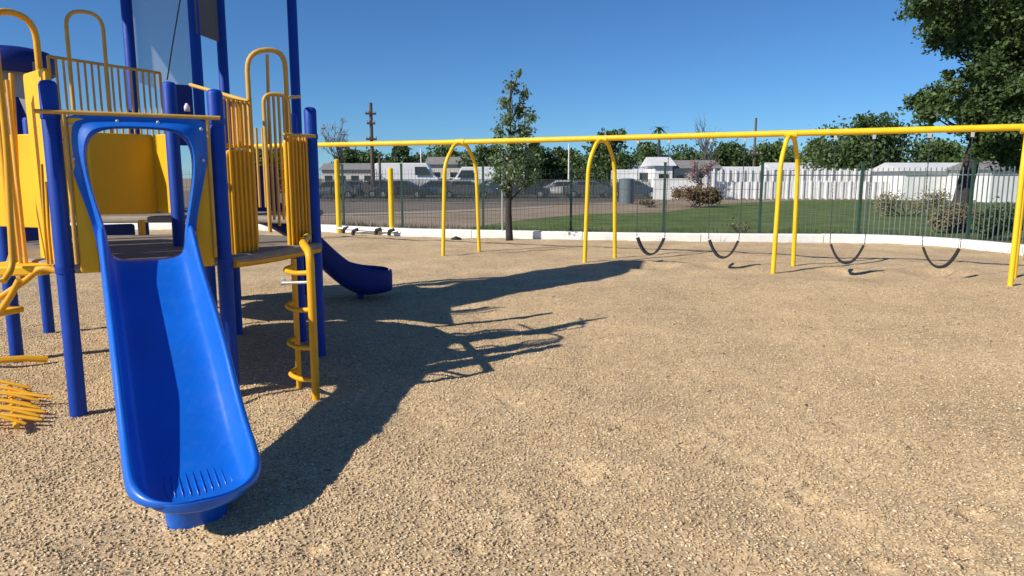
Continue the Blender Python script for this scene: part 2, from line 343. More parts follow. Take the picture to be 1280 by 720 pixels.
# ------------------------------------------------------------------ concrete border
def strip(path, w, z0, z1):
    b = MB(); n = len(path); vs = []; fs = []
    for i in range(n):
        a = path[max(0, i-1)]; c = path[min(n-1, i+1)]; d = (c-a).normalized(); nr = Vector((-d.y, d.x, 0))
        p = path[i]
        for off, z in ((0, z0), (0, z1-0.02), (0.02, z1), (w-0.02, z1), (w, z1-0.02), (w, z0)): vs.append(p+nr*off+Vector((0, 0, z)))
    for i in range(n-1):
        for k in range(5): fs.append((i*6+k, i*6+k+1, (i+1)*6+k+1, (i+1)*6+k))
    b.add(vs, fs); return b
CP2 = [p for p in CP]
# gently shifted a hand's width outwards of the chips edge
def resample(path, step):
    out = [path[0].copy()]; acc = 0.0
    for i in range(len(path)-1):
        a, b_ = path[i], path[i+1]; seg = (b_-a).length; pos = step-acc
        while pos <= seg:
            out.append(a+(b_-a)*(pos/seg)); pos += step
        acc = (acc+seg) % step
    return out
kt = thing('border_kerb', 'low white concrete kerb curving along the edge of the wood chips', 'kerb', (0, 19.6, 0))
kp = resample([p for p in CP2], 0.25)
for k in range(0, len(kp)-2, 12):
    q = kp[k:k+13]
    if len(q) < 2: break
    q = [p.copy() for p in q]; q[0] += (q[1]-q[0])*0.03; q[-1] += (q[-2]-q[-1])*0.03
    sb_ = strip(q, 0.26, -0.12, 0.20+0.006*math.sin(k*1.7)); m0 = len(q); sb_.f += [tuple(range(6))[::-1], tuple((m0-1)*6+e for e in range(6))]
    sb_.build('kerb_section', M['conc'], kt, smooth=40)

# ------------------------------------------------------------------ iron fence behind kerb
def offset_path(path, d):
    out = []
    for i, p in enumerate(path):
        a = path[max(0, i-1)]; c = path[min(len(path)-1, i+1)]; t = (c-a).normalized(); out.append(p+Vector((-t.y, t.x, 0))*d)
    return out
FP = [p for p in offset_path(CP, 0.42) if p.y > 11 and p.x > -13]
fence = thing('iron_fence', 'dark wire and picket fence running just behind the white kerb', 'fence', FP[0])
ps = resample(FP, 0.115); nper = 21
def picket(b, p, t, z0, z1, w=0.016): b.box((p.x, p.y, (z0+z1)/2), (w, w, z1-z0), (t.x, t.y))
for k in range(0, len(ps)-1, nper):
    seg = ps[k:k+nper+1]; m_ = MB()
    if len(seg) < 3: break
    for i in range(1, len(seg)-1):
        t = (seg[i+1]-seg[i-1]).normalized(); wire = seg[i].x/seg[i].y < 0.47; picket(m_, seg[i], t, 0.0, 1.84, 0.0055 if wire else 0.020)
    wire = seg[-1].x/seg[-1].y < 0.47
    for z in ((0.12, 0.5, 0.9, 1.3, 1.7) if wire else (0.12, 1.66)): m_.tube([V3(p, z) for p in seg], 0.004 if wire else 0.014, 4)
    m_.build('fence_panel', M['iron' if wire else 'steel'], fence)
    pb = MB(); pb.box((seg[0].x, seg[0].y, 0.93), (0.06, 0.06, 2.06)); pb.box((seg[0].x, seg[0].y, 1.975), (0.075, 0.075, 0.03)); pb.build('fence_post', M['gpost'], fence)

# ------------------------------------------------------------------ swing frame
bd = Vector((8.97, -4.10, 0)).normalized(); A0 = Vector((-1.07, 15.25, 0)); bperp = Vector((-bd.y, bd.x, 0)); lgd = Vector((0.60, 0.80, 0))
ARCH = [A0-bd*6.7, A0, A0+bd*3.07, A0+bd*6.43, A0+bd*9.80]
ZB = 2.33
sw = thing('swing_set', 'long yellow swing set frame with one straight top beam on arched legs', 'swing set', A0)
b = MB(); b.tube([V3(ARCH[0]-bd*0.25, ZB+0.02), V3(A0, ZB), V3(ARCH[4]+bd*0.25, ZB+0.03)], 0.053, 14); b.build('top_beam', M['swy'], sw, smooth=40)
for i, a in enumerate(ARCH):
    hw = 0.56
    top = ZB-0.03
    pts = [a-lgd*(hw+0.04)+Vector((0, 0, -0.3)), a-lgd*(hw-0.06)+Vector((0, 0, top-0.42)), a-lgd*0.20+Vector((0, 0, top-0.03)), a+Vector((0, 0, top)),
           a+lgd*0.20+Vector((0, 0, top-0.03)), a+lgd*(hw-0.06)+Vector((0, 0, top-0.42)), a+lgd*(hw+0.04)+Vector((0, 0, -0.3))]
    b = MB(); b.tube(fillet(pts, 0.28, 8), 0.038, 12); b.build('leg_arch', M['swy'], sw, smooth=40)
    b = MB(); b.tube([V3(a-bd*0.10, ZB), V3(a+bd*0.10, ZB)], 0.064, 14); b.build('beam_clamp', M['swy'], sw, smooth=40)
# swings
def on_beam(u):
    k = (u-640)/FPX
    # X = k*(cp*Y + 1.3*sp)
    t = (k*(cp*A0.y+1.3*sp)-A0.x)/(bd.x-k*cp*bd.y); return A0+bd*t
def make_swing(loc, label):
    t = thing('swing', label, 'swing', loc, 'belt swings hanging from the yellow frame')
    half = 0.28; zt = 2.27; zs = 0.47; zb = 0.15
    o0 = Vector(loc)
    prof = []
    for i in range(25):
        q = -1+2*i/24; x = half*q*(1-0.05*abs(q)); z = zb+(zs-zb)*abs(q)**2.2; prof.append((x, z))
    vs = []; fs = []
    for x, z in prof:
        for wd in (-0.075, 0.075):
            vs.append(o0+bd*x+bperp*wd+Vector((0, 0, z)))
    fs = [(2*i, 2*i+1, 2*i+3, 2*i+2) for i in range(24)]
    b = MB(); b.add(vs, fs); b.build('seat', M['rubber'], t, solid=0.032)
    for sgn in (-1, 1):
        b = MB(); x = half*0.95*sgn
        tri = o0+bd*x+Vector((0, 0, zs))
        n = 30; z0 = zs+0.02
        zz = [z0+(zt-z0)*i/(n*2) for i in range(n*2+1)]
        b.tube([o0+bd*(x*(1+0.05*(z-zs)))+bperp*(0.004*(i % 2))+Vector((0, 0, z)) for i, z in enumerate(zz)], [0.009 if i % 2 else 0.005 for i in range(len(zz))], 5)
        b.build('chain', M['chain'], t)
        b = MB(); xx = x*(1+0.05*(zt-zs)); b.box(o0+bd*xx+Vector((0, 0, 2.262)), (0.05, 0.03, 0.075), (bd.x, bd.y)); b.build('hanger', M['galv'], t, bevel=0.006)
    return t
SW = {}
labs = ['black belt swing just right of the second arch from the left', 'black belt swing just left of the third arch, in front of the brown bush',
        'black belt swing just right of the third arch, in front of the white fence', 'rightmost black belt swing, in front of the dark pickets and dry weeds']
for u, lb in zip((813, 904, 1058, 1175), labs): make_swing(on_beam(u), lb)

# ------------------------------------------------------------------ small items beside the left kerb
def low_item():
    p1 = V3(G(424, 291), 0); p2 = V3(G(490, 293.5), 0)
    t = thing('exercise_rail', 'two yellow posts with a low grey rail and black footrests beyond the blue slide', 'play rail', (p1+p2)/2)
    for p, h in ((p1, 2.10), (p2, 1.85)):
        b = MB(); b.tube([p+Vector((0, 0, -0.2)), p+Vector((0, 0, h))], 0.075, 12); b.tube([p+Vector((0, 0, h)), p+Vector((0, 0, h+0.03))], [0.07, 0.03], 12); b.build('post', M['swy'], t, smooth=40)
    d = (p2-p1).normalized(); nr = Vector((-d.y, d.x, 0))
    b = MB(); b.tube([p1+d*0.1-nr*0.25+Vector((0, 0, 0.16)), p2+d*0.45-nr*0.25+Vector((0, 0, 0.10))], 0.04, 8); b.build('rail', M['galv'], t, smooth=40)
    for s, off in ((0.35, -0.25), (1.05, -0.75), (1.5, -0.30), (2.0, -0.40)):
        b = MB(); c = p1+d*s+nr*off; b.tube(fillet([c+Vector((0, 0, 0.02)), c+Vector((0, 0, 0.14)), c+d*0.16+Vector((0, 0, 0.18))], 0.05), 0.05, 8); b.build('footrest', M['rubber'], t, smooth=40)
low_item()
x, y = G(570, 300); b = MB(); b.tube([(x-0.12, y, 0.02), (x, y+0.02, 0.05), (x+0.14, y, 0.02)], [0.03, 0.05, 0.03], 8)
b.build('rubber_wedge', M['rubber'], label='small black rubber wedge lying on the chips in front of the kerb', cat='wedge', smooth=True, base=(x, y, 0))

# ------------------------------------------------------------------ play structure
e1 = Vector((0.88, 0.476, 0)).normalized(); e2 = Vector((-e1.y, e1.x, 0))
L_ = Vector((-2.94, 4.70, 0)); R_ = Vector((-2.08, 5.18, 0)); P3 = Vector((-1.74, 6.36, 0)); Q_ = Vector((-2.75, 5.95, 0))
T5 = Vector((-2.08, 6.95, 0)); P5 = Vector((-2.85, 7.32, 0)); U1 = Vector((-4.39, 6.22, 0)); U2 = Vector((-4.85, 7.39, 0))
T1 = Vector((-4.55, 8.90, 0)); T2 = Vector((-3.72, 8.80, 0)); T3 = Vector((-3.72, 9.60, 0)); T4 = Vector((-2.86, 9.80, 0))
ps_ = thing('play_structure', 'blue and yellow climbing structure with decks, barriers, tall posts and two blue slides', 'playground structure', (-2.9, 6.2, 0))
def post(p, h, r=0.053, lab=None, cap=True):
    b = MB()
    if cap: pts = [V3(p, -0.3), V3(p, h-0.03), V3(p, h-0.008), V3(p, h)]; rr = [r, r, r*0.8, r*0.35]
    else: pts = [V3(p, -0.3), V3(p, h)]; rr = [r, r]
    b.tube(pts, rr, 20); b.build('post', M['post'], ps_, smooth=50, label=lab)
    for z in (): pass
def collar(p, z, r=0.056):
    b = MB(); b.tube([V3(p, z-0.02), V3(p, z+0.02)], r+0.003, 20); b.build('collar', M['post'], ps_, smooth=50)
for p, h in ((L_, 2.21), (R_, 2.21), (P3, 2.20), (Q_, 2.36), (T5, 2.2), (P5, 2.2), (U1, 2.2), (U2, 2.2)): post(p, h)
for p in (T1, T2, T3, T4): post(p, 4.65, 0.062)
for p, z in ((L_, 1.99), (R_, 1.99), (P3, 1.95), (L_, 1.0), (R_, 1.0), (P3, 1.0), (T4, 2.3)): collar(p, z)
DZ = 1.04
def deck(name, poly, z, th=0.05):
    b = MB(); b.prism([(p[0], p[1]) for p in poly], z-th, z); o = b.build(name, M['deck'], ps_, bevel=0.01)
    b = MB(); pts = [V3(p, z-0.035) for p in poly]; b.tube(pts, 0.034, 8, closed=True); b.build('deck_rim', M['deckrim'], ps_, smooth=40)
deck('deck', [L_+e1*0.07-e2*0.0, R_-e1*0.06-e2*0.0, R_+Vector((0.07, 0.06, 0)), P3+Vector((0.04, -0.06, 0)), T5, P5, Vector((-4.0, 7.05, 0)), Vector((-4.36, 6.30, 0)), Vector((-3.6, 5.15, 0))], DZ)
deck('upper_deck', [Vector((-4.80, 7.42, 0)), Vector((-4.1, 7.18, 0)), P5+Vector((0, 0.02, 0)), T5+Vector((0, 0.08, 0)), Vector((-2.3, 8.7, 0)), T4, T3, T1], 1.22)
# slide panel frame (yellow tubes) and header
def rail(name, pts, r=0.016, fr=0.0, m='tan', parent=None):
    b = MB(); b.tube(fillet(pts, fr) if fr else pts, r, 10); return b.build(name, M[m], parent or ps_, smooth=40)
fo = -e2*0.062
rail('rail', [L_+fo-e1*0.08+Vector((0, 0, 2.01)), R_+fo+e1*0.02+Vector((0, 0, 2.01))], 0.014)
rail('rail', [L_+fo+e1*0.075+Vector((0, 0, 2.0)), L_+fo+e1*0.075+Vector((0, 0, DZ+0.0))], 0.014)
rail('rail', [R_+fo-e1*0.065+Vector((0, 0, 2.0)), R_+fo-e1*0.065+Vector((0, 0, DZ+0.0))], 0.014)
# --- slide 1
mid = (L_+R_)/2
sd = Vector((0.512, -0.86, 0)).normalized(); sx_ = Vector((-sd.y, sd.x, 0))   # sx_ points to the viewer's right
def lerp(x, xs, ys):
    return float(np.interp(x, xs, ys))
BED = None
phi = lambda k, n: math.pi/2*(1-(1-k/n)**2)
def build_slide(org, sd, sx_, zdeck, length, endz, w0, w1, matn, grooves=True, wallh=0.21, deep=False):
    global BED
    ns = 64; vs = []; nprof = None
    # control of bed height
    cs = [-0.06, 0.10, 0.28, 0.5, length*0.5, length*0.72, length*0.86, length*0.95, length]
    drop = zdeck-endz
    cz = [zdeck+0.005, zdeck-0.005, zdeck-drop*0.11, zdeck-drop*0.26, zdeck-drop*0.56, zdeck-drop*0.865, zdeck-drop*0.985, endz, endz+0.005]
    if deep:
        cs = [-0.06, 0.15, 0.45, 0.75, 1.05, 1.30, 1.50, 1.72, length]
        cz = [1.22, 1.22, 1.19, 1.01, 0.72, 0.46, 0.30, endz, endz]
    pp = smoothpath([Vector((a, b_, 0)) for a, b_ in zip(cs, cz)], 10); px = [q.x for q in pp]; pz = [q.y for q in pp]
    if not deep: BED = (px, pz)
    half = [(0, 0), (0.30, 0.0), (0.52, 0.012), (0.66, 0.06), (0.745, 0.16), (0.79, 0.45), (0.825, 0.80), (0.86, 0.95), (0.91, 1.0), (0.965, 0.95), (1.0, 0.80), (1.0, 0.45)]
    if deep: half += [(1.0, 0.0), (0.97, -0.45), (0.80, -0.68), (0.4, -0.75)]
    prof = [(-a, c) for a, c in reversed(half[1:])]+half; nprof = len(prof)
    for i in range(ns+1):
        s0 = length-0.30; nb_ = 26
        s = -0.06+(s0+0.06)*i/(ns-nb_) if i <= ns-nb_ else s0+0.30*math.sin(phi(i-ns+nb_, nb_))**0.76
        w_ = w0+(w1-w0)*max(0, s)/length
        if i > ns-nb_: w_ *= max(0.004, math.cos(phi(i-ns+nb_, nb_)))**(0.45 if deep else 0.76)
        wh = lerp(s, [-0.06, 0.05, 0.3, length*0.6, length*0.86, length*0.95, length], [wallh*1.15, wallh*1.15, wallh, wallh, wallh*0.72, wallh*0.42, 0.045])
        zc = lerp(s, px, pz)
        if deep: wh = lerp(s, [0, length*0.8, length], [wallh, wallh, wallh*0.75])
        for a, c in prof:
            hh = c*wh
            if 0 <= c <= 0.07: hh = c*0.3*(wh/wallh)
            vs.append(org+sd*s+sx_*(a*w_)+Vector((0, 0, zc+hh)))
    fs = []
    for i in range(ns):
        for k in range(nprof-1): a = i*nprof+k; fs.append((a, a+nprof, a+nprof+1, a+1))
        if deep: a = i*nprof+nprof-1; fs.append((a, a+nprof, (i+1)*nprof, i*nprof))
    if not deep:      # weld the two halves of the last ring into one nose seam
        o_ = ns*nprof; fs = [tuple(o_+(nprof-1-(q-o_)) if q-o_ > nprof//2 else q for q in f) for f in fs]
        for k in range(nprof): vs[o_+k] = vs[o_+k].copy(); vs[o_+k] -= sx_*((vs[o_+k]-org).dot(sx_))
    b = MB(); b.add(vs, fs)
    return b
SORG = mid-e2*0.10
SL = 2.14
b = build_slide(SORG, sd, sx_, DZ+0.01, SL, 0.145, 0.292, 0.30, 'blue')
slide = b.build('slide', M['blue'], ps_, smooth=True, solid=0.014, subd=1, label='near bright blue plastic slide with an arched hood')
# exit grooves
bedz = lambda q: lerp(q, BED[0], BED[1])
b = MB()
for k in range(11):
    xx = -0.16+0.032*k; l0 = SL-0.38; l1 = SL-0.155-0.010*abs(k-5)
    pts = [SORG+sd*l0+sx_*xx+Vector((0, 0, bedz(l0)+0.001)), SORG+sd*(l0+l1)/2+sx_*xx+Vector((0, 0, bedz((l0+l1)/2)+0.002)), SORG+sd*l1+sx_*xx+Vector((0, 0, bedz(l1)+0.001))]
    b.tube(pts, [0.002, 0.005, 0.002], 6)
b.build('exit_ribs', M['blue'], slide, smooth=True)
# foot under the exit
b = MB(); fpts = []
cF = SORG+sd*(SL-0.31)
ring = [(0.145*math.copysign(abs(math.cos(a))**0.7, math.cos(a)), 0.11*math.copysign(abs(math.sin(a))**0.7, math.sin(a))) for a in [2*math.pi*k/24 for k in range(24)]]
vs = []
for z, sc in ((-0.06, 0.92), (0.07, 0.98), (0.115, 1.08)):
    for a, c in ring: vs.append(cF+sx_*a*sc+sd*c*sc+Vector((0, 0, z)))
fs = [(r*24+k, r*24+(k+1) % 24, (r+1)*24+(k+1) % 24, (r+1)*24+k) for r in range(2) for k in range(24)]
b.add(vs, fs); b.build('foot', M['blue'], slide, smooth=True)
# hood
def hood():
    # panel in plane spanned by e1 and Z, half shapes
    outer = [(-0.425, 2.0), (-0.425, 1.86), (-0.415, 1.68), (-0.39, 1.50), (-0.365, 1.36), (-0.345, 1.24), (-0.335, 1.10)]
    inner = [(-0.255, 1.10), (-0.275, 1.24), (-0.30, 1.36), (-0.318, 1.50), (-0.325, 1.64), (-0.322, 1.76), (-0.30, 1.85), (-0.25, 1.90), (-0.17, 1.918), (0, 1.922)]
    b = MB(); n1 = len(outer)
    def pt(x, z, dep):
        f = 0.10+0.10*max(0, (1.6-z)/0.5)   # lower part leans out over the slide
        return mid+e1*x-e2*(f+dep-0.05)+Vector((0, 0, z))
    ring = []  # matched outer/inner stations on left half
    st = [((-0.292, 1.08), (-0.225, 1.08)), ((-0.298, 1.22), (-0.232, 1.22)), ((-0.325, 1.36), (-0.262, 1.36)), ((-0.362, 1.50), (-0.294, 1.50)), ((-0.398, 1.64), (-0.315, 1.64)),
          ((-0.422, 1.78), (-0.318, 1.76)), ((-0.425, 1.90), (-0.295, 1.845)), ((-0.425, 2.0), (-0.25, 1.895)), ((-0.30, 2.0), (-0.19, 1.915)), ((-0.15, 2.0), (-0.10, 1.922)), ((0, 2.0), (0, 1.923))]
    full = st+[((-a[0], a[1]), (-c[0], c[1])) for a, c in reversed(st[:-1])]
    vs = []
    for a, c in full:
        o_, i_ = Vector(a), Vector(c)
        for q, dep in ((0.0, -0.02), (0.0, 0.012), (0.45, 0.014), (0.70, 0.045), (0.88, 0.062), (1.0, 0.045), (1.06, 0.0), (1.0, -0.03)):
            p = o_.lerp(i_, q); vs.append(pt(p.x, p.y, dep))
    m_ = 8; fs = [(i*m_+k, i*m_+(k+1) % m_, (i+1)*m_+(k+1) % m_, (i+1)*m_+k) for i in range(len(full)-1) for k in range(m_)]
    b.add(vs, fs); return b
h = hood().build('hood', M['blue'], slide, smooth=55, subd=1)
for x_, z_ in ((-0.385, 1.93), (-0.385, 1.72), (0.385, 1.93), (0.385, 1.72), (-0.12, 1.965), (0.12, 1.965)):
    q_ = mid+e1*x_-e2*0.062+Vector((0, 0, z_)); b = MB(); b.tube([q_, q_-e2*0.012, q_-e2*0.016], [0.013, 0.012, 0.006], 10); b.build('bolt', M['galv'], h)
# --- barriers
FILL = True
def picket_barrier(a, c, z0, z1, n, m='tan', name='barrier', r=0.011, solidz=None):
    b = MB(); a = V3(a, 0); c = V3(c, 0)
    b.tube([V3(a, z0), V3(a, z1), ], r*1.3, 8); b.tube([V3(c, z0), V3(c, z1)], r*1.3, 8)
    b.tube([V3(a, z1), V3(c, z1)], r*1.3, 8); b.tube([V3(a, z0), V3(c, z0)], r*1.3, 8)
    for k in range(1, n):
        p = a.lerp(c, k/n); b.tube([V3(p, z0), V3(p, z1)], r, 8)
    return b.build(name, M[m], ps_, smooth=40)
def panel(a, c, z0, z1, name='panel', m='yelp', th=0.028, rnd=0.05, label=None):
    a = V3(a, 0); c = V3(c, 0); d = (c-a)
    L0 = d.length; d.normalize(); out = []
    for cx, cz, a0 in ((rnd, z0+rnd, 180), (L0-rnd, z0+rnd, 270), (L0-rnd, z1-rnd, 0), (rnd, z1-rnd, 90)):
        for k in range(5):
            an = R(a0+k*22.5); out.append(a+d*(cx+rnd*math.cos(an))+Vector((0, 0, cz+rnd*math.sin(an))))
    b = MB(); b.slab(out, th); return b.build(name, M[m], ps_, bevel=0.008, label=label)
panel(L_+e1*0.09-e2*0.045, L_+e1*0.20-e2*0.045, 0.98, 1.98, rnd=0.02); panel(R_-e1*0.18-e2*0.045, R_-e1*0.075-e2*0.045, 0.98, 1.98, rnd=0.02)
# upper deck front: pickets over a solid panel
BA = P(60, 72, 7.35); BB = P(200, 92, 8.5)
picket_barrier(V3(BA, 0), V3(BB, 0), 1.98, 2.78, 17, name='picket_barrier', r=0.012)
panel(V3(BA, 0)+Vector((0.02, -0.02, 0)), V3(BB, 0), 1.26, 1.96)
fa = Vector((P(108, 200, 6.85).x, 6.85, 0)); fb = Vector((P(193, 200, 7.30).x, 7.30, 0)); fc = Vector((P(224, 200, 7.08).x, 7.08, 0))
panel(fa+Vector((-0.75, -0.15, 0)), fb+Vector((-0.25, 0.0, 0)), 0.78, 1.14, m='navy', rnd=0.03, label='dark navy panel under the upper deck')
panel(fa, fb, 1.25, 2.02, rnd=0.03); panel(fb+Vector((0.02, -0.01, 0)), fc, 1.25, 2.02, rnd=0.03)
rail('support_tube', [P(177, 275, 7.1), V3(P(177, 275, 7.1), -0.1)], 0.03, m='yel')
# tall arch handrail at (78..132, 8..)
def arch_rail(pl, pr, zb, zt, r=0.019, name='arch_handrail', fr=0.17, m='tan'):
    return rail(name, [V3(pl, zb), V3(pl, zt), V3(pr, zt), V3(pr, zb)], r, fr, m)
a1 = P(81, 12, 7.3); a2 = P(127, 12, 7.48); arch_rail(a1, a2, 1.95, a1.z)
# left climber handrails
h1 = P(43, 22, 5.0); h0 = P(-14, 22, 4.7); arch_rail(h0, V3(h1, 0), 1.05, h1.z, 0.021, m='yel')
h2 = P(2, 30, 4.55); rail('handrail', [V3(h2, h2.z)+Vector((-0.35, 0.1, 0.05)), V3(h2, h2.z)+Vector((-0.05, 0, 0.05)), P(8, 180, 4.5), P(16, 335, 4.42), P(4, 352, 4.3)], 0.019, 0.12, 'yel')
h3 = P(14, 92, 5.2); rail('handrail', [V3(h3, h3.z), P(20, 200, 5.1), P(24, 330, 4.9), P(30, 352, 4.8)], 0.017, 0.1, 'yel')
for u in (-6, 2, 9):
    pa = P(u, 100, 4.9); rail('climber_bar', [pa, V3(pa, 1.02)], 0.013, m='tan')
# lit yellow panels left of the near post
pn1 = Vector((-3.0, 4.80, 0)); pn2 = Vector((-3.34, 5.10, 0))
panel(pn1, pn2, 0.99, 2.30, rnd=0.03, label='bright yellow solid panel beside the near left post')
qa = P(44, 200, 5.8); qb = P(-12, 200, 6.0)
panel(V3(qb, 0), V3(qa, 0), 1.20, 1.94, rnd=0.03)
panel(V3(pn2, 0)+Vector((0.0, 0.02, 0)), V3(qa, 0)+Vector((0.03, -0.03, 0)), 0.99, 1.94, rnd=0.03)
# grey moulded play panel with navy dome roof, far left
g0 = P(8, 110, 8.2); g1 = P(44, 110, 8.2)
panel(V3(g0, 0)+Vector((-0.4, 0, 0)), V3(g1, 0)+Vector((0.1, 0, 0)), 1.7, 2.86, m='grey', rnd=0.08, name='panel', label='pale grey moulded panel under a navy roof')
b = MB(); dc = P(6, 80, 8.3); vs = []; fs = []
for j, (zz, rr) in enumerate(((2.74, 0.40), (2.76, 0.44), (2.94, 0.44), (3.00, 0.38), (3.03, 0.26), (3.045, 0.12), (3.05, 0.02))):
    for k in range(20): vs.append(Vector((dc.x+rr*math.cos(k*math.pi/10), dc.y+0.1+rr*math.sin(k*math.pi/10), zz)))
fs = [(j*20+k, j*20+(k+1) % 20, (j+1)*20+(k+1) % 20, (j+1)*20+k) for j in range(6) for k in range(20)]
b.add(vs, fs); b.build('domed_roof', M['navy'], ps_, smooth=True)
b = MB(); c0 = P(20, 145, 7.9); b.tube([V3(c0, 1.75), V3(c0, 2.0), V3(c0, 2.25), V3(c0, 2.45)], [0.20, 0.18, 0.10, 0.04], 16); b.build('bell', M['navy'], ps_, smooth=True)
# right side (from the near right post round to P3)
dR = (P3-R_).normalized()
w1 = R_+dR*0.10; w2 = R_+dR*0.44
def px_on(a, c, u):   # point of ground segment a-c seen at column u (eye level)
    k = (u-640)/FPX*cp; d = c-a; t = (k*a.y-a.x)/(d.x-k*d.y); return a+d*t
sa, sb = R_+Vector((-0.02, 0.08, 0)), P3+Vector((-0.05, -0.05, 0))
pA = px_on(sa, sb, 283); pB = px_on(sa, sb, 316); pC = px_on(sa, sb, 340); pD = px_on(sa, sb, 384)
panel(pA, pB, 0.96, 1.80, rnd=0.05)
picket_barrier(pA, pB, 1.83, 2.16, 5, m='tan', name='picket_barrier')
rail('rail', [V3(P(238, 106, 6.2), P(238, 106, 6.2).z), V3(pB, 2.17)], 0.015)
pE = px_on(sa, sb, 357)
panel(pE, pD, 0.98, 1.93, rnd=0.05)
for u in (372, 380):
    q_ = px_on(sa, sb, u)+Vector((0.03, -0.01, 0)); rail('rail', [V3(q_, 1.0), V3(q_, 1.95)], 0.010, m='tan')
rail('rail', [V3(pE, 1.95), V3(P3, 1.95)+Vector((0.05, -0.06, 0))], 0.014)
# tall loop over the opening and the picket loop beside it
lp = P(308, 64, 6.15); lq = P(356, 70, 6.33)
rail('arch_handrail', [V3(lp, 1.04), V3(lp, lp.z), V3(lq, lp.z+0.05), V3(lq, 1.04)], 0.021, 0.22, 'tan')
mq = P(334, 120, 6.24); rail('rail', [P(334, 68, 6.24), V3(mq, mq.z-0.4)], 0.014)
pk0 = P(329, 117, 6.0); pk1 = P(360, 119, 6.10)
rail('picket_loop', [V3(pk0, 1.15), V3(pk0, pk0.z), V3(pk1, pk0.z), V3(pk1, 1.35)], 0.017, 0.08, 'tan')
for k in range(1, 5):
    q_ = V3(pk0, 0).lerp(V3(pk1, 0), k/5); rail('picket', [V3(q_, 1.2+0.05*(k % 2)), V3(q_, pk0.z)], 0.012, m='tan')
rail('rail', [V3(pk1, pk0.z-0.02), P(374, 121, 6.5)], 0.013)
for u in (320, 328):
    q_ = P(u, 160, 7.4); rail('picket', [V3(q_, 1.3), V3(q_, q_.z)], 0.014, m='tan')
panel(V3(P(312, 200, 7.5), 0), V3(P(345, 200, 7.6), 0), 1.26, 1.72, m='navy', rnd=0.03)
for a_, c_, zt_ in ((pA, pB, 2.16), (pE, pD, 1.94)):
    for k in range(6):
        q_ = a_.lerp(c_, (k+0.4)/6)+Vector((0.027, -0.008, 0)); rail('bar', [V3(q_, 0.96), V3(q_, zt_)], 0.0095, m='yel')
# yellow curved deck edge along the opening
rail('deck_guard', [V3(R_, 0.98)+Vector((0.06, 0.02, 0)), V3(pB, 0.965)+Vector((0.08, -0.02, 0)), V3(pD, 0.975)+Vector((0.08, -0.02, 0))], 0.03, 0.2, 'yel')
# --- loop climber
CB = Vector((G(395, 498)[0], G(395, 498)[1], 0))
lc = MB(); lc.tube(fillet([V3(CB, -0.15), V3(CB, 1.07), V3(CB, 1.10)+Vector((-0.12, 0.25, 0.02)), V3(pD, 1.10)+Vector((0, -0.05, 0))], 0.08), 0.030, 12)
lco = lc.build('loop_climber', M['yel'], ps_, smooth=40)
out_ = Vector((-0.30, 0.16, 0))
for z in (0.14, 0.38, 0.66, 0.93):
    pts = [V3(CB, z), V3(CB, z)+Vector((-0.12, 0.06, -0.012)), V3(CB, z)+Vector((-0.22, 0.16, -0.010)), V3(CB, z)+Vector((-0.24, 0.22, 0.0)), V3(CB, z)+Vector((-0.20, 0.27, 0.015))]
    b = MB(); b.tube(smoothpath(pts, 5), 0.018, 10); b.build('rung', M['yel'], lco, smooth=40)
cb2 = V3(CB, 0)+Vector((-0.20, 0.27, 0)); b = MB(); b.tube([V3(cb2, -0.1), V3(cb2, 1.0)], 0.022, 10); b.build('back_pole', M['yel'], lco, smooth=40)
b = MB(); b.tube([V3(CB, 0.86)+Vector((-0.02, 0, 0)), V3(CB, 0.84)+Vector((-0.24, 0.10, 0))], 0.012, 8)
b.box(V3(CB, 0.84)+Vector((-0.23, 0.10, 0.01)), (0.03, 0.02, 0.05)); b.build('clamp', M['galv'], lco, bevel=0.004)
# --- slide 2 behind
D2 = Vector((0.90, 0.43, 0)).normalized(); x2 = Vector((-D2.y, D2.x, 0))*-1
ex = V3(G(478, 372), 0)
O2 = ex-D2*1.95
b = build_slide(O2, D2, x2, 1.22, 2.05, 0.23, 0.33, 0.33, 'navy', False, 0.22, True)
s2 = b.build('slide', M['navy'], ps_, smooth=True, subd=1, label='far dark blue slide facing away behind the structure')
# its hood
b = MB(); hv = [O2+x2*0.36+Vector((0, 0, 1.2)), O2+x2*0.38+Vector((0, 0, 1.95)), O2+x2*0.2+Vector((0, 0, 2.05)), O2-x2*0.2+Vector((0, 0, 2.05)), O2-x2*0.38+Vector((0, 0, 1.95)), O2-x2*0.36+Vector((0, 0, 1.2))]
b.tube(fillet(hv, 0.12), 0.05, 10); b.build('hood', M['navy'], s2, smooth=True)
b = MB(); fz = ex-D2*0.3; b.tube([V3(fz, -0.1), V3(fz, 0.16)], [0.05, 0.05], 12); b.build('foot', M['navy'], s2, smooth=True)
# --- unseen canopy on the tall posts, outline shaped to cast the long ground shadow
cA = Vector((-6.9, 5.6, 0)); cB = Vector((-2.95, 10.55, 0)); cd = (cB-cA).normalized(); cn = Vector((-cd.y, cd.x, 0)); cL = (cB-cA).length
vs = []; fs = []; nn_ = 24; mm_ = 9
for i in range(nn_+1):
    s = i/nn_; hwid = 0.72*math.sin(math.pi*min(1, max(0.001, s*0.93+0.06)))**0.45
    if s > 0.8: hwid *= (1-(s-0.8)/0.2*0.75)
    for j in range(mm_+1):
        q = -1+2*j/mm_; vs.append(cA+cd*cL*s+cn*q*hwid+Vector((0, 0, 4.55+0.30*(1-q*q)+0.08*math.sin(s*9))))
for i in range(nn_):
    for j in range(mm_): a = i*(mm_+1)+j; fs.append((a, a+1, a+mm_+2, a+mm_+1))
b = MB(); b.add(vs, fs); b.build('unseen_shadow_canopy', M['canvas'], ps_, smooth=True, solid=0.02)
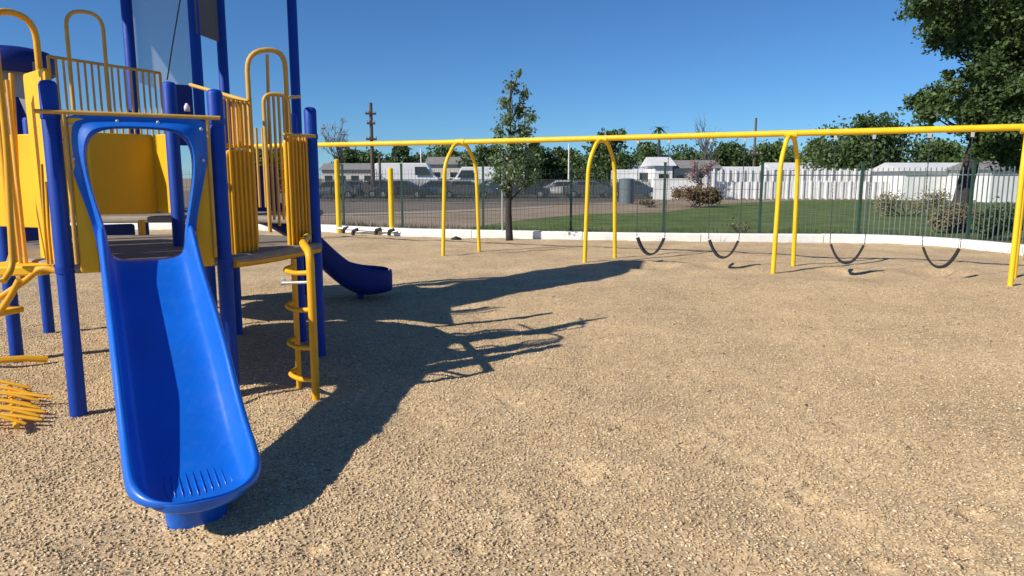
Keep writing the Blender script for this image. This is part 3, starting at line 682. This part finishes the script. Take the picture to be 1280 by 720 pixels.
# hanging grey side panel between two tall posts
ga = P(246, 42, 8.75); gb = P(273, 52, 9.5)
b = MB(); b.slab([ga, gb, V3(gb, 4.6), V3(ga, 4.6)], 0.02); b.build('side_curtain', M['canvas'], ps_, label='dark grey fabric curtain between two tall blue posts')
nm = bpy.data.materials.new('shade_net'); nm.use_nodes = True; n_ = nm.node_tree.nodes; b0 = n_['Principled BSDF']; b0.inputs['Base Color'].default_value = (0.30, 0.32, 0.33, 1); b0.inputs['Roughness'].default_value = 0.9; b0.inputs['Alpha'].default_value = 0.26
na, nb2 = P(168, 60, 9.0), P(237, 60, 8.9); b = MB(); b.slab([V3(na, 2.75), V3(na.lerp(nb2, 0.5), 2.62), V3(nb2, 2.70), V3(nb2, 4.55), V3(na, 4.55)], 0.01); b.build('shade_net', nm, ps_, label='sheer grey mesh panel stretched between two tall blue posts')
rail('cord', [P(226, -5, 8.8), P(215, 60, 8.8), P(209, 100, 8.8)], 0.008, m='chain')
# blue bubble panel / tunnel behind hood top
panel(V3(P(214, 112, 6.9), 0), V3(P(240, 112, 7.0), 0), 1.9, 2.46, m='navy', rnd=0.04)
b = MB(); wq = P(234, 139, 5.3); b.tube([wq, wq+Vector((0, 0, 0.03)), wq+Vector((0, 0, 0.055))], [0.020, 0.020, 0.008], 10); b.build('knob', M['white'], ps_, smooth=True)
# lower yellow steps/loops on the left climber
st_pts = [[(-30, 392), (0, 372), (30, 352), (52, 336), (76, 340)], [(-30, 362), (2, 348), (28, 338), (48, 333), (62, 336)], [(-30, 415), (-5, 395), (12, 372), (24, 350)], [(-20, 345), (8, 338), (30, 330), (50, 332)]]
for k, sp_ in enumerate(st_pts[:3:2]):
    pts = [P(u, v, 4.75-0.12*k) for u, v in sp_]; b = MB(); b.tube(smoothpath(pts, 6), 0.021, 10); b.build('climber_loop', M['yel'], ps_, smooth=40)
b = MB(); q1, q2 = P(-30, 330, 4.75), P(48, 330, 4.75); b.prism([(q1.x, 4.70), (q2.x+0.02, 4.74), (q2.x+0.04, 5.0), (q2.x-0.1, 5.25), (q1.x, 5.2)], 0.955, 1.02); b.build('step', M['yelp'], ps_, bevel=0.012)
b = MB(); b.prism([(q1.x, 4.60), (q1.x+0.22, 4.62), (q1.x+0.26, 4.80), (q1.x, 4.85)], 0.70, 0.74); b.build('step', M['yelp'], ps_, bevel=0.012)
for k in range(5):
    a = P(52+k*6, 205+22*k, 4.72+0.01*k); c = P(60+k*5, 330, 4.75); rail('climber_bar', [a, P(56+k*5, 285+5*k, 4.72), c], 0.009, 0.05, 'yel')
# yellow climber foot on the chips at the left edge
b = MB(); c0 = Vector((G(-30, 520)[0], G(-30, 520)[1], 0))
ft = thing('curved_climber', 'yellow slatted climber arm reaching in low over the chips at the left edge', 'climber', c0)
for k, (v, ue) in enumerate(((491, 26), (495, 40), (499, 34), (503, 44), (507, 67), (511, 50), (516, 40), (521, 52), (526, 58), (531, 50), (536, 54), (541, 34))):
    pa = V3(G(-60, v+2), 0); pb_ = V3(G(ue, v), 0); b = MB()
    b.tube(smoothpath([pa+Vector((0, 0, 0.10)), pa.lerp(pb_, 0.55)+Vector((0, 0, 0.10+0.02*(k % 2))), pb_+Vector((0, 0, 0.06))], 6), [0.013]*12+[0.008], 8); b.build('slat', M['yel'], ft, smooth=40)
b = MB(); b.tube([V3(G(12, 488), 0.06), V3(G(22, 545), 0.06)], 0.018, 8); b.build('cross_bar', M['yel'], ft, smooth=40)
b = MB(); b.tube([V3(G(-60, 462), 0.05), V3(G(30, 455), 0.05), V3(G(60, 452), 0.02)], 0.028, 8)
b.build('low_bar', M['yel'], label='single yellow tube lying low on the chips by the left post', cat='tube', smooth=40, base=V3(G(20, 456), 0))

# ------------------------------------------------------------------ vegetation
def leaves(b, blobs, n, size, shell=0.55, squash=1.0, gap=0.0):
    tot = sum(r[1]**2 for r in blobs); out = []
    for c, r in blobs:
        k = max(6, int(n*r*r/tot)); d = rng.normal(size=(k, 3)); d /= np.linalg.norm(d, axis=1)[:, None]
        # lumpy radius
        lump = 1+0.22*np.sin(d[:, 0]*5+c[0]*3)+0.18*np.sin(d[:, 2]*7+c[1])+0.15*np.sin(d[:, 1]*6+c[2]*2)
        rad = r*lump*(shell+(1-shell)*rng.random(k))*rng.uniform(0.75, 1.08, k)
        p = np.array(c)[None]+d*rad[:, None]*np.array([1, 1, squash])
        if gap:
            q = np.sin(p[:, 0]*4.1/r)+np.sin(p[:, 1]*3.7/r+1)+np.sin(p[:, 2]*4.7/r+2); p = p[q > -2+gap*2]; k = len(p)
        s = size*rng.uniform(0.6, 1.35, k); nx = rng.normal(size=(k, 3)); nx /= np.linalg.norm(nx, axis=1)[:, None]
        t = rng.normal(size=(k, 3)); t -= nx*(t*nx).sum(1)[:, None]; t /= np.linalg.norm(t, axis=1)[:, None]; bb = np.cross(nx, t)
        q = np.stack([p-t*s[:, None]*0.5, p+bb*s[:, None]*0.28, p+t*s[:, None]*0.5, p-bb*s[:, None]*0.28], 1); out.append(q)
    b.quads(np.concatenate(out)); return b
def limb(b, a, c, r0, r1, seg=7, wob=0.12):
    a = Vector(a); c = Vector(c); L0 = (c-a).length; pts = []
    for i in range(6):
        t = i/5; p = a.lerp(c, t)
        if 0 < i < 5: p += Vector((random.uniform(-1, 1), random.uniform(-1, 1), random.uniform(-0.3, 0.6)))*wob*L0*0.35
        pts.append(p)
    b.tube(pts, [r0+(r1-r0)*i/5 for i in range(6)], seg)
def tree(name, label, loc, h, cw, n, size, lm, tm='bark', tr=0.15, nb=9, base=0.3, group=None, squash=0.9, seed=0, cat='tree', shape=None):
    random.seed(seed); x, y = loc; t = thing(name, label, cat, (x, y, -0.09), group)
    b = MB(); b.tube([(x, y, -0.2), (x+0.03*h, y, h*base), (x, y, h*0.8)], [tr, tr*0.8, tr*0.2], 8)
    blobs = []
    for k in range(nb):
        a = random.uniform(0, 2*math.pi); zz = random.uniform(base+0.08, 0.92); f = math.sin(math.pi*min(1, (zz-base+0.12)/(1.12-base)))
        rr = cw/2*random.uniform(0.2, 0.75)*f
        c = (x+rr*math.cos(a), y+rr*math.sin(a), h*zz); r = cw*random.uniform(0.16, 0.27)*(0.6+0.5*f); r = min(r, max(0.05*h, (h-c[2])*1.05))
        blobs.append((c, r)); limb(b, (x, y, h*min(0.7, max(base*0.8, zz-0.25))), c, tr*0.35, tr*0.08, 5)
    b.build('trunk', M[tm], t, smooth=True)
    m_ = MB(); leaves(m_, blobs, n, size, squash=squash); m_.build('crown', M[lm], t)
    return t
# slim young tree in front of the kerb
x, y = G(637, 300.5)
t = thing('young_tree', 'slim young tree with sparse pointed crown standing behind the left swing bay', 'tree', (x, y, 0))
b = MB(); b.tube(smoothpath([(x, y, -0.1), (x-0.03, y, 0.9), (x+0.05, y, 2.0), (x, y, 3.0), (x+0.03, y, 3.9)], 4), [0.10-0.0053*i for i in range(17)], 9)
ybl = []
random.seed(3)
for u, v, r in ((648, 92, 7), (640, 108, 12), (655, 118, 11), (632, 128, 13), (650, 138, 16), (664, 148, 11), (634, 150, 14), (625, 165, 11), (655, 165, 18), (640, 178, 16), (668, 180, 10), (622, 185, 10), (650, 195, 18), (625, 205, 16), (665, 208, 16), (642, 215, 18), (620, 222, 11), (664, 225, 11), (655, 232, 10), (630, 236, 8)):
    Y = y+random.uniform(-0.5, 0.5); c = P(u, v, Y); ybl.append((tuple(c), r/900*Y*0.98))
    limb(b, (x, y, max(1.0, c.z-random.uniform(0.4, 0.8))), c, 0.028, 0.008, 5, 0.05)
b.build('trunk', M['bark'], t, smooth=True)
m_ = MB(); leaves(m_, ybl, 4300, 0.095, 0.1); m_.build('crown', M['leafy'], t)
b = MB(); x3, y3 = G(628, 297); b.tube([(x3, y3-0.1, -0.1), (x3, y3-0.1, 2.3)], 0.022, 7); b.build('tree_stake', M['galv'], label='thin pale stake standing beside the slim young tree', cat='stake', smooth=40, base=(x3, y3-0.1, 0))
# big tree on the right
bx, by = P(1205, 262, 23).x, 23.0
t = thing('broad_tree', 'large dark leafy tree rising behind the picket fence at the right edge', 'tree', (bx, by, -0.09))
b = MB(); b.tube([(bx-0.2, by, -0.2), (bx-0.1, by, 0.9), (bx+0.1, by, 2.2), (bx+0.35, by, 3.6), (bx+0.9, by-0.3, 6.0), (bx+1.3, by-0.3, 8.0)], [0.30, 0.25, 0.22, 0.18, 0.12, 0.05], 12)
bl = []
for u, v, r in ((1228, 118, 24), (1248, 130, 26), (1232, 85, 22), (1240, 160, 22), (1262, 128, 26), (1228, 190, 14), (1252, 198, 16), (1278, 200, 18), (1222, 40, 26), (1250, 50, 28), (1285, 85, 30), (1150, 8, 22), (1175, 22, 26), (1205, 8, 30), (1168, 50, 14), (1200, 42, 26), (1235, 30, 34), (1270, 18, 38), (1225, 62, 22), (1188, 62, 12), (1255, 70, 30), (1290, 60, 34), (1215, 92, 14), (1240, 105, 26), (1270, 110, 30),
                (1150, 128, 17), (1170, 122, 20), (1192, 132, 20), (1160, 145, 14), (1210, 140, 20), (1235, 140, 26), (1262, 148, 26), (1290, 140, 30), (1195, 110, 11), (1185, 95, 9), (1250, 178, 20), (1225, 172, 15), (1275, 175, 22), (1200, 160, 10),
                (1310, 100, 40), (1320, 30, 50), (1210, -40, 50), (1270, -50, 60), (1165, -30, 30), (1340, -30, 70)):
    Y = by+random.uniform(-1.6, 1.6); c = P(u, v, Y); bl.append((tuple(c), r/900*Y*1.12)); limb(b, (bx+0.6, by, max(2.6, min(6.5, c.z-1.3))), c, 0.06, 0.015, 6, 0.15)
b.build('trunk', M['bark'], t, smooth=True)
m_ = MB(); leaves(m_, bl, 110000, 0.145, 0.12, gap=0.2); m_.build('crown', M['leafd'], t)
# background trees: (name,label,u,vtop,width px,Y,leaf material)
BT = [('round_tree', 'round dark tree behind the second arch', 762, 163, 76, 74, 'leafd'), ('round_tree', 'low green trees left of the bare tree, tallest bump', 700, 186, 60, 80, 'leaf'),
 ('evergreen_tree', 'wide dark evergreen tree behind the white fence, right of the third arch', 1075, 146, 128, 66, 'leafd'), ('round_tree', 'mid green tree between the two big dark trees at right', 1165, 178, 70, 70, 'leaf'),
 ('round_tree', 'dark round tree right of the thin bare tree', 908, 180, 62, 78, 'leafd'), ('round_tree', 'grey green tree beside the dark utility mast', 962, 180, 70, 82, 'leaf'),
 ('round_tree', 'hazy tree between the round dark tree and the palm', 806, 180, 60, 88, 'leaf'), ('round_tree', 'dark spreading tree below the palm', 846, 184, 80, 90, 'leafd'),
 ('round_tree', 'low tree seen above the parked vans at left', 555, 183, 90, 92, 'leaf'), ('round_tree', 'dark low tree right of the telephone pole', 500, 184, 50, 88, 'leafd'),
 ('round_tree', 'tree at far left behind the utility pole', 440, 188, 50, 90, 'leafd'), ('round_tree', 'dark tree hugging the slim young tree from behind', 612, 184, 60, 84, 'leafd'), ('round_tree', 'leafy tree right behind the slim young tree', 668, 182, 70, 78, 'leafd'),
 ('round_tree', 'soft green tree left of the wide dark evergreen', 1015, 176, 50, 74, 'leaf'), ('round_tree', 'tree above the pickets under the large tree at right', 1225, 188, 80, 60, 'leafd'), ('round_tree', 'far trees beyond the structure at left edge', 60, 200, 120, 80, 'leafd'), ('round_tree', 'dark tree seen through the yellow barriers', 330, 186, 110, 85, 'leafd')]
NB = {460: 'behind the telephone pole', 525: 'above the white camper van', 578: 'inside the leftmost arch', 640: 'directly behind the slim tree top', 728: 'left of the second arch top', 790: 'between the second arch and the palm',
 872: 'behind the thin bare tree', 935: 'behind the dark utility mast', 990: 'seen through the third arch', 1140: 'right of the wide evergreen', 1200: 'behind the thick leaning trunk', 1265: 'at the right edge above the pickets'}
for k, (u, tx) in enumerate(NB.items()): BT.append(('round_tree', 'distant green tree of the far row '+tx, u, 189+(k*5) % 9, 80, 96+k % 5, 'leafd' if k % 2 else 'leaf'))
for i, (nm, lb, u, vt, wpx, Y, lm) in enumerate(BT):
    X = (u-640)/900*Y; h = CAMH+(222-vt)/900*Y; tree(nm, lb, (X, Y), h+0.3, wpx/900*Y*1.15, 9000 if wpx > 100 else 5200, 0.40, lm, nb=26 if wpx > 100 else 17, base=0.12, seed=40+i, group='trees beyond the lot', tr=0.22, squash=0.8)
def bare_tree(name, label, u, vt, Y, wpx, lm=None, seed=1):
    random.seed(seed); X = (u-640)/900*Y; h = CAMH+(222-vt)/900*Y; t = thing(name, label, 'tree', (X, Y, -0.09)); b = MB()
    b.tube([(X, Y, -0.2), (X+0.1, Y, h*0.4), (X, Y, h*0.75)], [0.16, 0.12, 0.04], 7); bl_ = []
    for k in range(22):
        a = random.uniform(0, 6.28); z0 = h*random.uniform(0.3, 0.65); w_ = wpx/1800*Y*random.uniform(0.4, 1); c = (X+w_*math.cos(a), Y+w_*math.sin(a), min(h, z0+h*random.uniform(0.15, 0.4)))
        limb(b, (X, Y, z0), c, 0.05, 0.015, 5, 0.2); bl_.append((c, 0.4))
        for q in range(3):
            d = Vector(c)+Vector((random.uniform(-.5, .5), random.uniform(-.5, .5), random.uniform(0, .7))); limb(b, Vector((X, Y, z0)).lerp(Vector(c), 0.6), d, 0.02, 0.008, 4, 0.2)
    b.build('trunk', M['barkg'], t, smooth=True)
    if lm: m_ = MB(); leaves(m_, bl_, 700, 0.16, 0.1); m_.build('crown', M[lm], t)
bare_tree('blossom_tree', 'small pinkish bare tree just right of the shorter blue post', 425, 152, 70, 34, 'leafp', 2)
bare_tree('bare_tree', 'thin leafless tree with twigs above the beam near the palm', 878, 148, 72, 34, None, 5)
bare_tree('blossom_tree', 'small pink blossoming tree in front of the white wall', 872, 203, 56, 40, 'leafp', 6)
# palm
def palm(u, vt, Y, label, n=16, L0=1.1):
    X = (u-640)/900*Y; h = CAMH+(222-vt)/900*Y; t = thing('palm_tree', label, 'palm', (X, Y, -0.09)); b = MB()
    b.tube([(X, Y, -0.2), (X+0.1, Y, h*0.5), (X, Y, h)], [0.22, 0.16, 0.13], 9); b.build('trunk', M['bark'], t, smooth=True)
    for k in range(n):
        a = k*2.4; el = random.uniform(-0.5, 1.0); m_ = MB(); pr = Vector((X, Y, h)); L = []
        for s in range(6):
            f = s/5; L.append(pr+Vector((math.cos(a)*f*L0, math.sin(a)*f*L0, L0*(f*math.sin(el)-0.6*f*f))))
        for s in range(5):
            side = Vector((-math.sin(a), math.cos(a), 0))*0.16*(1-s/6); m_.add([L[s]-side, L[s+1]-side*0.8, L[s+1]+side*0.8, L[s]+side], [(0, 1, 2, 3)])
        m_.build('frond', M['leafd'], t, solid=0.01)
palm(820, 163, 82, 'lone small palm tree rising above the far trees')
# bushes
def bush(name, label, u, vb, wpx, hpx, lm, n, size, seed=0, Y=None, cat='bush', group=None):
    random.seed(seed); X, Yg = G(u, vb)
    Y = Y or Yg; X = (u-640)/900*Y; wm = wpx/900*Y; hm = hpx/900*Y; t = thing(name, label, cat, (X, Y, -0.09), group); b = MB(); bl_ = []
    for k in range(9):
        c = (X+random.uniform(-0.42, 0.42)*wm, Y+random.uniform(-0.2, 0.2)*wm, hm*random.uniform(0.25, 0.62)); r = hm*random.uniform(0.32, 0.48); bl_.append((c, r)); limb(b, (X+random.uniform(-.1, .1)*wm, Y, -0.1), c, 0.02, 0.008, 5)
    b.build('stems', M['bark'], t); m_ = MB(); leaves(m_, bl_, n, size, 0.4); m_.build('foliage', M[lm], t)
bush('dry_hedge', 'rounded brown dried hedge standing on the grass before the white fence', 868, 257, 66, 27, 'dry', 5000, 0.13, 1)
bush('dry_shrub', 'low dry scrub with reddish stems behind the pickets near the rightmost swing', 1135, 268, 96, 34, 'straw', 3600, 0.08, 2, cat='shrub')
bush('dry_shrub', 'taller dry scrub right of the thick trunk, behind the pickets', 1190, 288, 50, 36, 'straw', 2200, 0.09, 3, cat='shrub')
bush('green_shrub', 'dark green shrub between pickets and thick trunk at right', 1235, 296, 60, 44, 'leafd', 2600, 0.10, 4, cat='shrub')
bush('straw_patch', 'low straw coloured weeds on the dirt left of the brown hedge', 815, 257, 44, 8, 'straw', 900, 0.10, 8, cat='weeds')
bush('small_shrub', 'small leafless shrub growing at the kerb below the second swing from the left', 925, 296, 30, 26, 'straw', 160, 0.06, 9, cat='shrub')
# weeds along the fence foot
def weeds():
    k = 9000; pth = offset_path(CP, 0.55); idx = rng.integers(0, len(pth)-1, k); p = np.array([[pth[i].x, pth[i].y] for i in idx]); q = np.array([[pth[i+1].x, pth[i+1].y] for i in idx]); t = rng.random((k, 1))
    xy = p*(1-t)+q*t+rng.normal(0, 0.22, (k, 2)); xy[:, 1] += np.abs(rng.normal(0, 0.4, k)); h = rng.uniform(0.08, 0.30, k); a = rng.uniform(0, 6.28, k); wv = np.stack([np.cos(a), np.sin(a)], 1)*0.008
    ln = rng.normal(0, 0.06, (k, 2)); z = np.full(k, -0.1)
    V = np.zeros((k, 4, 3)); V[:, 0, :2] = xy-wv; V[:, 1, :2] = xy+wv; V[:, 2, :2] = xy+ln+wv*0.3; V[:, 3, :2] = xy+ln-wv*0.3; V[:, 0, 2] = z; V[:, 1, 2] = z; V[:, 2, 2] = z+h+0.1; V[:, 3, 2] = z+h+0.1
    b = MB(); b.quads(V); b.build('fence_grass', mat('fence_grass', (0.085, 0.11, 0.04), 0.8, 0.3, 1, island=0.5, trans=0.2), kind='stuff', label='ragged grass growing along the foot of the dark fence', cat='grass')
weeds()

# ------------------------------------------------------------------ far buildings, fence, vehicles, poles
def on(u, Y): return (u-640)/900*Y
WY = 57.0
wf = thing('white_fence', 'long white slatted fence across the far side of the grass', 'fence', (on(960, WY), WY, -0.09))
x0, x1 = on(893, WY), on(1107, WY); n = 22
for k in range(n):
    a = x0+(x1-x0)*k/n; c = x0+(x1-x0)*(k+1)/n; b = MB()
    for j in range(5):
        xx = a+(c-a)*(j+0.5)/5; b.box((xx, WY+0.03*(j % 2), 0.62), ((c-a)/5*0.86, 0.03, 1.30+0.05*math.sin(k*3+j)))
    b.build('fence_panel', M['white'], wf); b = MB(); b.box((a, WY-0.04, 0.64), (0.12, 0.12, 1.46)); b.build('fence_post', M['white'], wf)
tf = thing('tall_white_fence', 'taller white slatted fence standing behind the long white fence', 'fence', (on(1000, 61), 61, -0.09)); y0, y1 = on(880, 61), on(1118, 61)
for k in range(26):
    a = y0+(y1-y0)*k/26; c = y0+(y1-y0)*(k+1)/26; b = MB()
    for j in range(4): xx = a+(c-a)*(j+0.5)/4; b.box((xx, 61+0.04*(j % 2), 1.08), ((c-a)/4*0.80, 0.03, 2.20+0.09*math.sin(k*2.3+j*1.7)))
    b.build('fence_panel', M['white'], tf); b = MB(); b.box((a, 60.95, 1.12), (0.12, 0.12, 2.44)); b.build('fence_post', M['white'], tf)
b = MB(); b.box(((y0+y1)/2, 61.12, 1.9), (y1-y0, 0.05, 0.12)); b.build('fence_rail', M['white'], tf)
def mobile_home(label, u0, u1, vt, Y, wm='white', rm='roofl', base=0.0, group='low white homes beyond the fence', wins=3):
    X0, X1 = on(u0, Y), on(u1, Y); h = CAMH+(222-vt)/900*Y; t = thing('mobile_home', label, 'house', ((X0+X1)/2, Y, -0.09), group); D = 5
    eh = h*0.80; b = MB(); b.box(((X0+X1)/2, Y+D/2, eh/2-0.1), (X1-X0, D, eh+0.0)); b.build('wall', M[wm], t)
    b = MB(); o = 0.3; b.add([(X0-o, Y-o, eh-0.12), (X1+o, Y-o, eh-0.12), (X1+o, Y+D/2, h), (X0-o, Y+D/2, h), (X0-o, Y+D+o, eh-0.12), (X1+o, Y+D+o, eh-0.12)], [(0, 1, 2, 3), (3, 2, 5, 4), (0, 3, 4), (1, 5, 2), (0, 4, 5, 1)]); b.build('roof', M[rm], t)
    for k in range(wins):
        xx = X0+(X1-X0)*(k+0.5)/wins; b = MB(); b.box((xx, Y-0.03, eh*0.6), (0.8, 0.06, 0.55)); wo = b.build('window', M['glass'], t)
        b = MB(); b.box((xx, Y-0.05, eh*0.6-0.38), (1.15, 0.08, 0.07)); b.build('sill', M['white'], wo)
mobile_home('pale house with wide low roof left of the third arch', 905, 962, 208, 64)
mobile_home('white house with raised pale roof between arch legs and evergreen', 966, 1030, 203, 66, rm='roofl')
mobile_home('white house with pale roof in front of the evergreen tree', 1034, 1100, 210, 63)
mobile_home('long white house beyond the pickets near the thick trunk', 1125, 1215, 203, 55, 'white', 'roofl', wins=0)
mobile_home('small white house beside the right edge under the large tree', 1232, 1320, 200, 50, 'white', 'roof', wins=0)
mobile_home('boxy white house with tan side, left of the brown hedge', 816, 838, 196, 62, 'white', 'roofl', wins=1)
mobile_home('tan gazebo like house behind the pink blossoms', 840, 895, 200, 64, 'cream', 'roof')
mobile_home('long pale roofed house right of the second arch', 770, 826, 203, 72, 'white', 'roofl')
mobile_home('grey roofed building behind the leftmost arch', 536, 600, 196, 84, 'cream', 'roof')
mobile_home('low dark roofed building at far left beside the telephone pole', 405, 470, 204, 82, 'cream', 'roof', wins=4)
# white yard wall left of brown hedge
b = MB(); xa, xb = on(815, 56), on(872, 56); b.box(((xa+xb)/2, 56, 0.70), (xb-xa, 0.15, 1.55)); b.box(((xa+xb)/2, 56, 1.5), (xb-xa+0.1, 0.22, 0.08)); b.build('yard_wall', M['white'], label='plain white wall left of the brown hedge', cat='wall', base=((xa+xb)/2, 56, 0))
# vans with pale roofs
CARM = {'dk': mat('car_dark', (0.03, 0.045, 0.065), 0.25, 0.05, 1, coat=0.6), 'bl': mat('car_blue', (0.05, 0.09, 0.16), 0.25, 0.05, 1, coat=0.6), 'si': mat('car_silver', (0.42, 0.44, 0.46), 0.3, 0.05, 1, coat=0.5), 'wh': mat('car_white', (0.75, 0.75, 0.74), 0.3, 0.05, 1, coat=0.5), 'gr': mat('car_grey', (0.14, 0.15, 0.16), 0.3, 0.05, 1, coat=0.5), 'rd': mat('car_maroon', (0.12, 0.02, 0.02), 0.3, 0.05, 1, coat=0.5)}
def car(name, label, X, Y, cm_, yaw=0.0, L=4.5, W=1.8, H=1.45, van=False, cat='car', group='vehicles parked across the lot'):
    t = thing(name, label, cat, (X, Y, -0.09), group); d = Vector((math.cos(yaw), math.sin(yaw), 0)); nr = Vector((-d.y, d.x, 0)); o = Vector((X, Y, -0.09))
    if van: side = [(-L/2, 0.35), (-L/2, H*0.95), (-L/2+0.15, H), (L/2-1.2, H), (L/2-0.55, H*0.62), (L/2-0.05, H*0.52), (L/2, 0.35)]
    else: side = [(-L/2, 0.32), (-L/2+0.02, 0.82), (-L/2+0.5, 0.94), (-L/2+1.05, H-0.05), (-L/2+1.35, H), (0.35, H), (1.25, 0.95), (L/2-0.12, 0.80), (L/2, 0.55), (L/2, 0.32)]
    n_ = len(side); b = MB(); vs = []
    for s_, y_ in ((-1, W/2), (1, W/2)):
        for a, z in side: vs.append(o+d*a+nr*s_*(y_*(0.86 if z > 1.0 else 1.0))+Vector((0, 0, z)))
    b.add(vs, [tuple(range(n_))[::-1], tuple(range(n_, 2*n_))]+[(i, (i+1) % n_, n_+(i+1) % n_, n_+i) for i in range(n_)]); b.build('body', CARM[cm_], t, bevel=0.05)
    for s_ in (-1, 1):
        b = MB(); zz0, zz1 = (H*0.62, H*0.88) if van else (0.98, H-0.10)
        pl = [(-L/2+0.95 if not van else L/2-2.3, zz0), (-L/2+1.25 if not van else L/2-2.3, zz1), (0.30 if not van else L/2-1.15, zz1), (1.05 if not van else L/2-0.75, zz0)]
        b.slab([o+d*a+nr*s_*(W/2*(0.93 if not van else 1.0)+0.012)+Vector((0, 0, z)) for a, z in pl], 0.03); b.build('side_window', M['glass'], t)
        for a in (-L/2+0.8, L/2-0.85):
            c = o+d*a+nr*s_*(W/2-0.10)+Vector((0, 0, 0.33)); b = MB(); b.tube([c-nr*0.11, c+nr*0.11], 0.33, 16); w_ = b.build('wheel', M['tyre'], t, smooth=40)
            b = MB(); b.tube([c-nr*0.12*1.05, c+nr*0.12*1.05], 0.19, 12); b.build('rim', M['galv'], w_, smooth=40)
    return t
CARS = [(418, 60, 'gr', 'dark grey car behind the left yellow post'), (447, 61, 'gr', 'grey car between the two low yellow posts'), (505, 60, 'dk', 'black car under the white vans'), (545, 62, 'bl', 'dark blue car left of the leftmost arch'), (583, 60, 'gr', 'grey car framed by the leftmost arch'),
        (655, 61, 'dk', 'dark car right of the slim young trunk'), (700, 63, 'wh', 'white car left of the second arch'), (735, 61, 'gr', 'grey car seen in the second arch'), (790, 60, 'bl', 'blue car right of the second arch'), (470, 66, 'rd', 'maroon car beside the telephone pole'), (622, 64, 'bl', 'blue car hidden partly by the slim tree')]
for i, (u, Y, cm_, lb) in enumerate(CARS): car('parked_car', lb, on(u, Y), Y, cm_, yaw=(0.1*math.sin(i*2.1)+(0 if i % 3 else math.pi)))
car('parked_van', 'long white camper van above the dark cars at left', on(512, 72), 72, 'wh', 0, 6.2, 2.2, 3.1, True, 'van')
car('parked_van', 'white box van framed by the leftmost arch', on(592, 70), 70, 'wh', math.pi, 4.4, 2.1, 2.7, True, 'van')
car('parked_van', 'white camper van right of the second arch', on(795, 66), 66, 'wh', 0, 4.6, 2.1, 2.4, True, 'van')
# chain fence round the lot
lf = thing('lot_fence', 'low grey wire fence in front of the parked cars', 'fence', (0, 52, -0.09)); lx0, lx1 = on(380, 52), on(812, 52); n = 12
for k in range(n):
    a = lx0+(lx1-lx0)*k/n; c = lx0+(lx1-lx0)*(k+1)/n; b = MB(); b.tube([(a, 52, 1.45), (c, 52, 1.45)], 0.022, 5)
    for j in range(20):
        xx = a+(c-a)*j/20; b.tube([(xx, 52, -0.05), (xx+(c-a)/20, 52, 1.45)], 0.019, 4); b.tube([(xx+(c-a)/20, 52, -0.05), (xx, 52, 1.45)], 0.019, 4)
    b.build('wire_panel', M['iron'], lf); b = MB(); b.tube([(a, 52, -0.2), (a, 52, 1.32)], 0.035, 7); b.build('fence_post', M['iron'], lf)
# poles
def pole(u, vt, Y, label, r=0.09, m='white', name='lamp_pole', cat='pole', arms=()):
    X = on(u, Y); h = CAMH+(222-vt)/900*Y; t = thing(name, label, cat, (X, Y, -0.09)); b = MB(); b.tube([(X, Y, -0.2), (X, Y, h)], [r, r*0.8], 8); b.build('shaft', M[m], t, smooth=40)
    for z, L0 in arms:
        b = MB(); b.box((X, Y-0.1, h-z), (L0, 0.14, 0.16), (0.9, 0.3)); co = b.build('crossarm', M[m], t)
        for q in (-0.45, -0.2, 0.2, 0.45):
            b = MB(); b.tube([(X+0.95*q*L0, Y-0.1+0.3*q*L0, h-z+0.06), (X+0.95*q*L0, Y-0.1+0.3*q*L0, h-z+0.24)], 0.05, 6); b.build('insulator', M['grey'], co)
    if not arms:
        b = MB(); b.tube([(X, Y, h), (X, Y, h+0.08)], [r*1.5, r*0.7], 8); b.build('cap', M[m], t, smooth=40)
pole(1110, 166, 76, 'white pole beside the big evergreen tree', 0.10); pole(1023, 184, 76, 'short white pole in front of the evergreen, right of the third arch', 0.08)
pole(710, 182, 76, 'white pole just left of the second arch', 0.09); pole(655, 182, 76, 'thin white pole right of the slim young tree', 0.07); pole(528, 188, 76, 'pale pole left of the leftmost arch', 0.08)
pole(778, 178, 76, 'short pale pole inside the right leg of the second arch', 0.07)
pole(468, 132, 62, 'tall wooden telephone pole with crossarms at left', 0.17, 'wood', 'utility_pole', 'utility pole', ((0.9, 0.9), (1.7, 0.7), (3.0, 0.9), (3.5, 0.5)))
pole(938, 150, 70, 'dark utility mast left of the third arch', 0.13, 'wood', 'utility_pole', 'utility pole', ((3.4, 1.4),))
pole(477, 195, 60, 'short wooden pole beside the tall telephone pole', 0.12, 'wood', 'utility_pole', 'utility pole')
# dark trash can by the lot
x, y = G(783, 252.5); b = MB(); b.tube([(x, y, -0.1), (x, y, 1.5), (x, y, 1.55)], [0.5, 0.52, 0.3], 14); b.build('waste_bin', M['steel'], label='dark round bin standing on dirt right of the second arch', cat='bin', smooth=40, base=(x, y, -0.09))
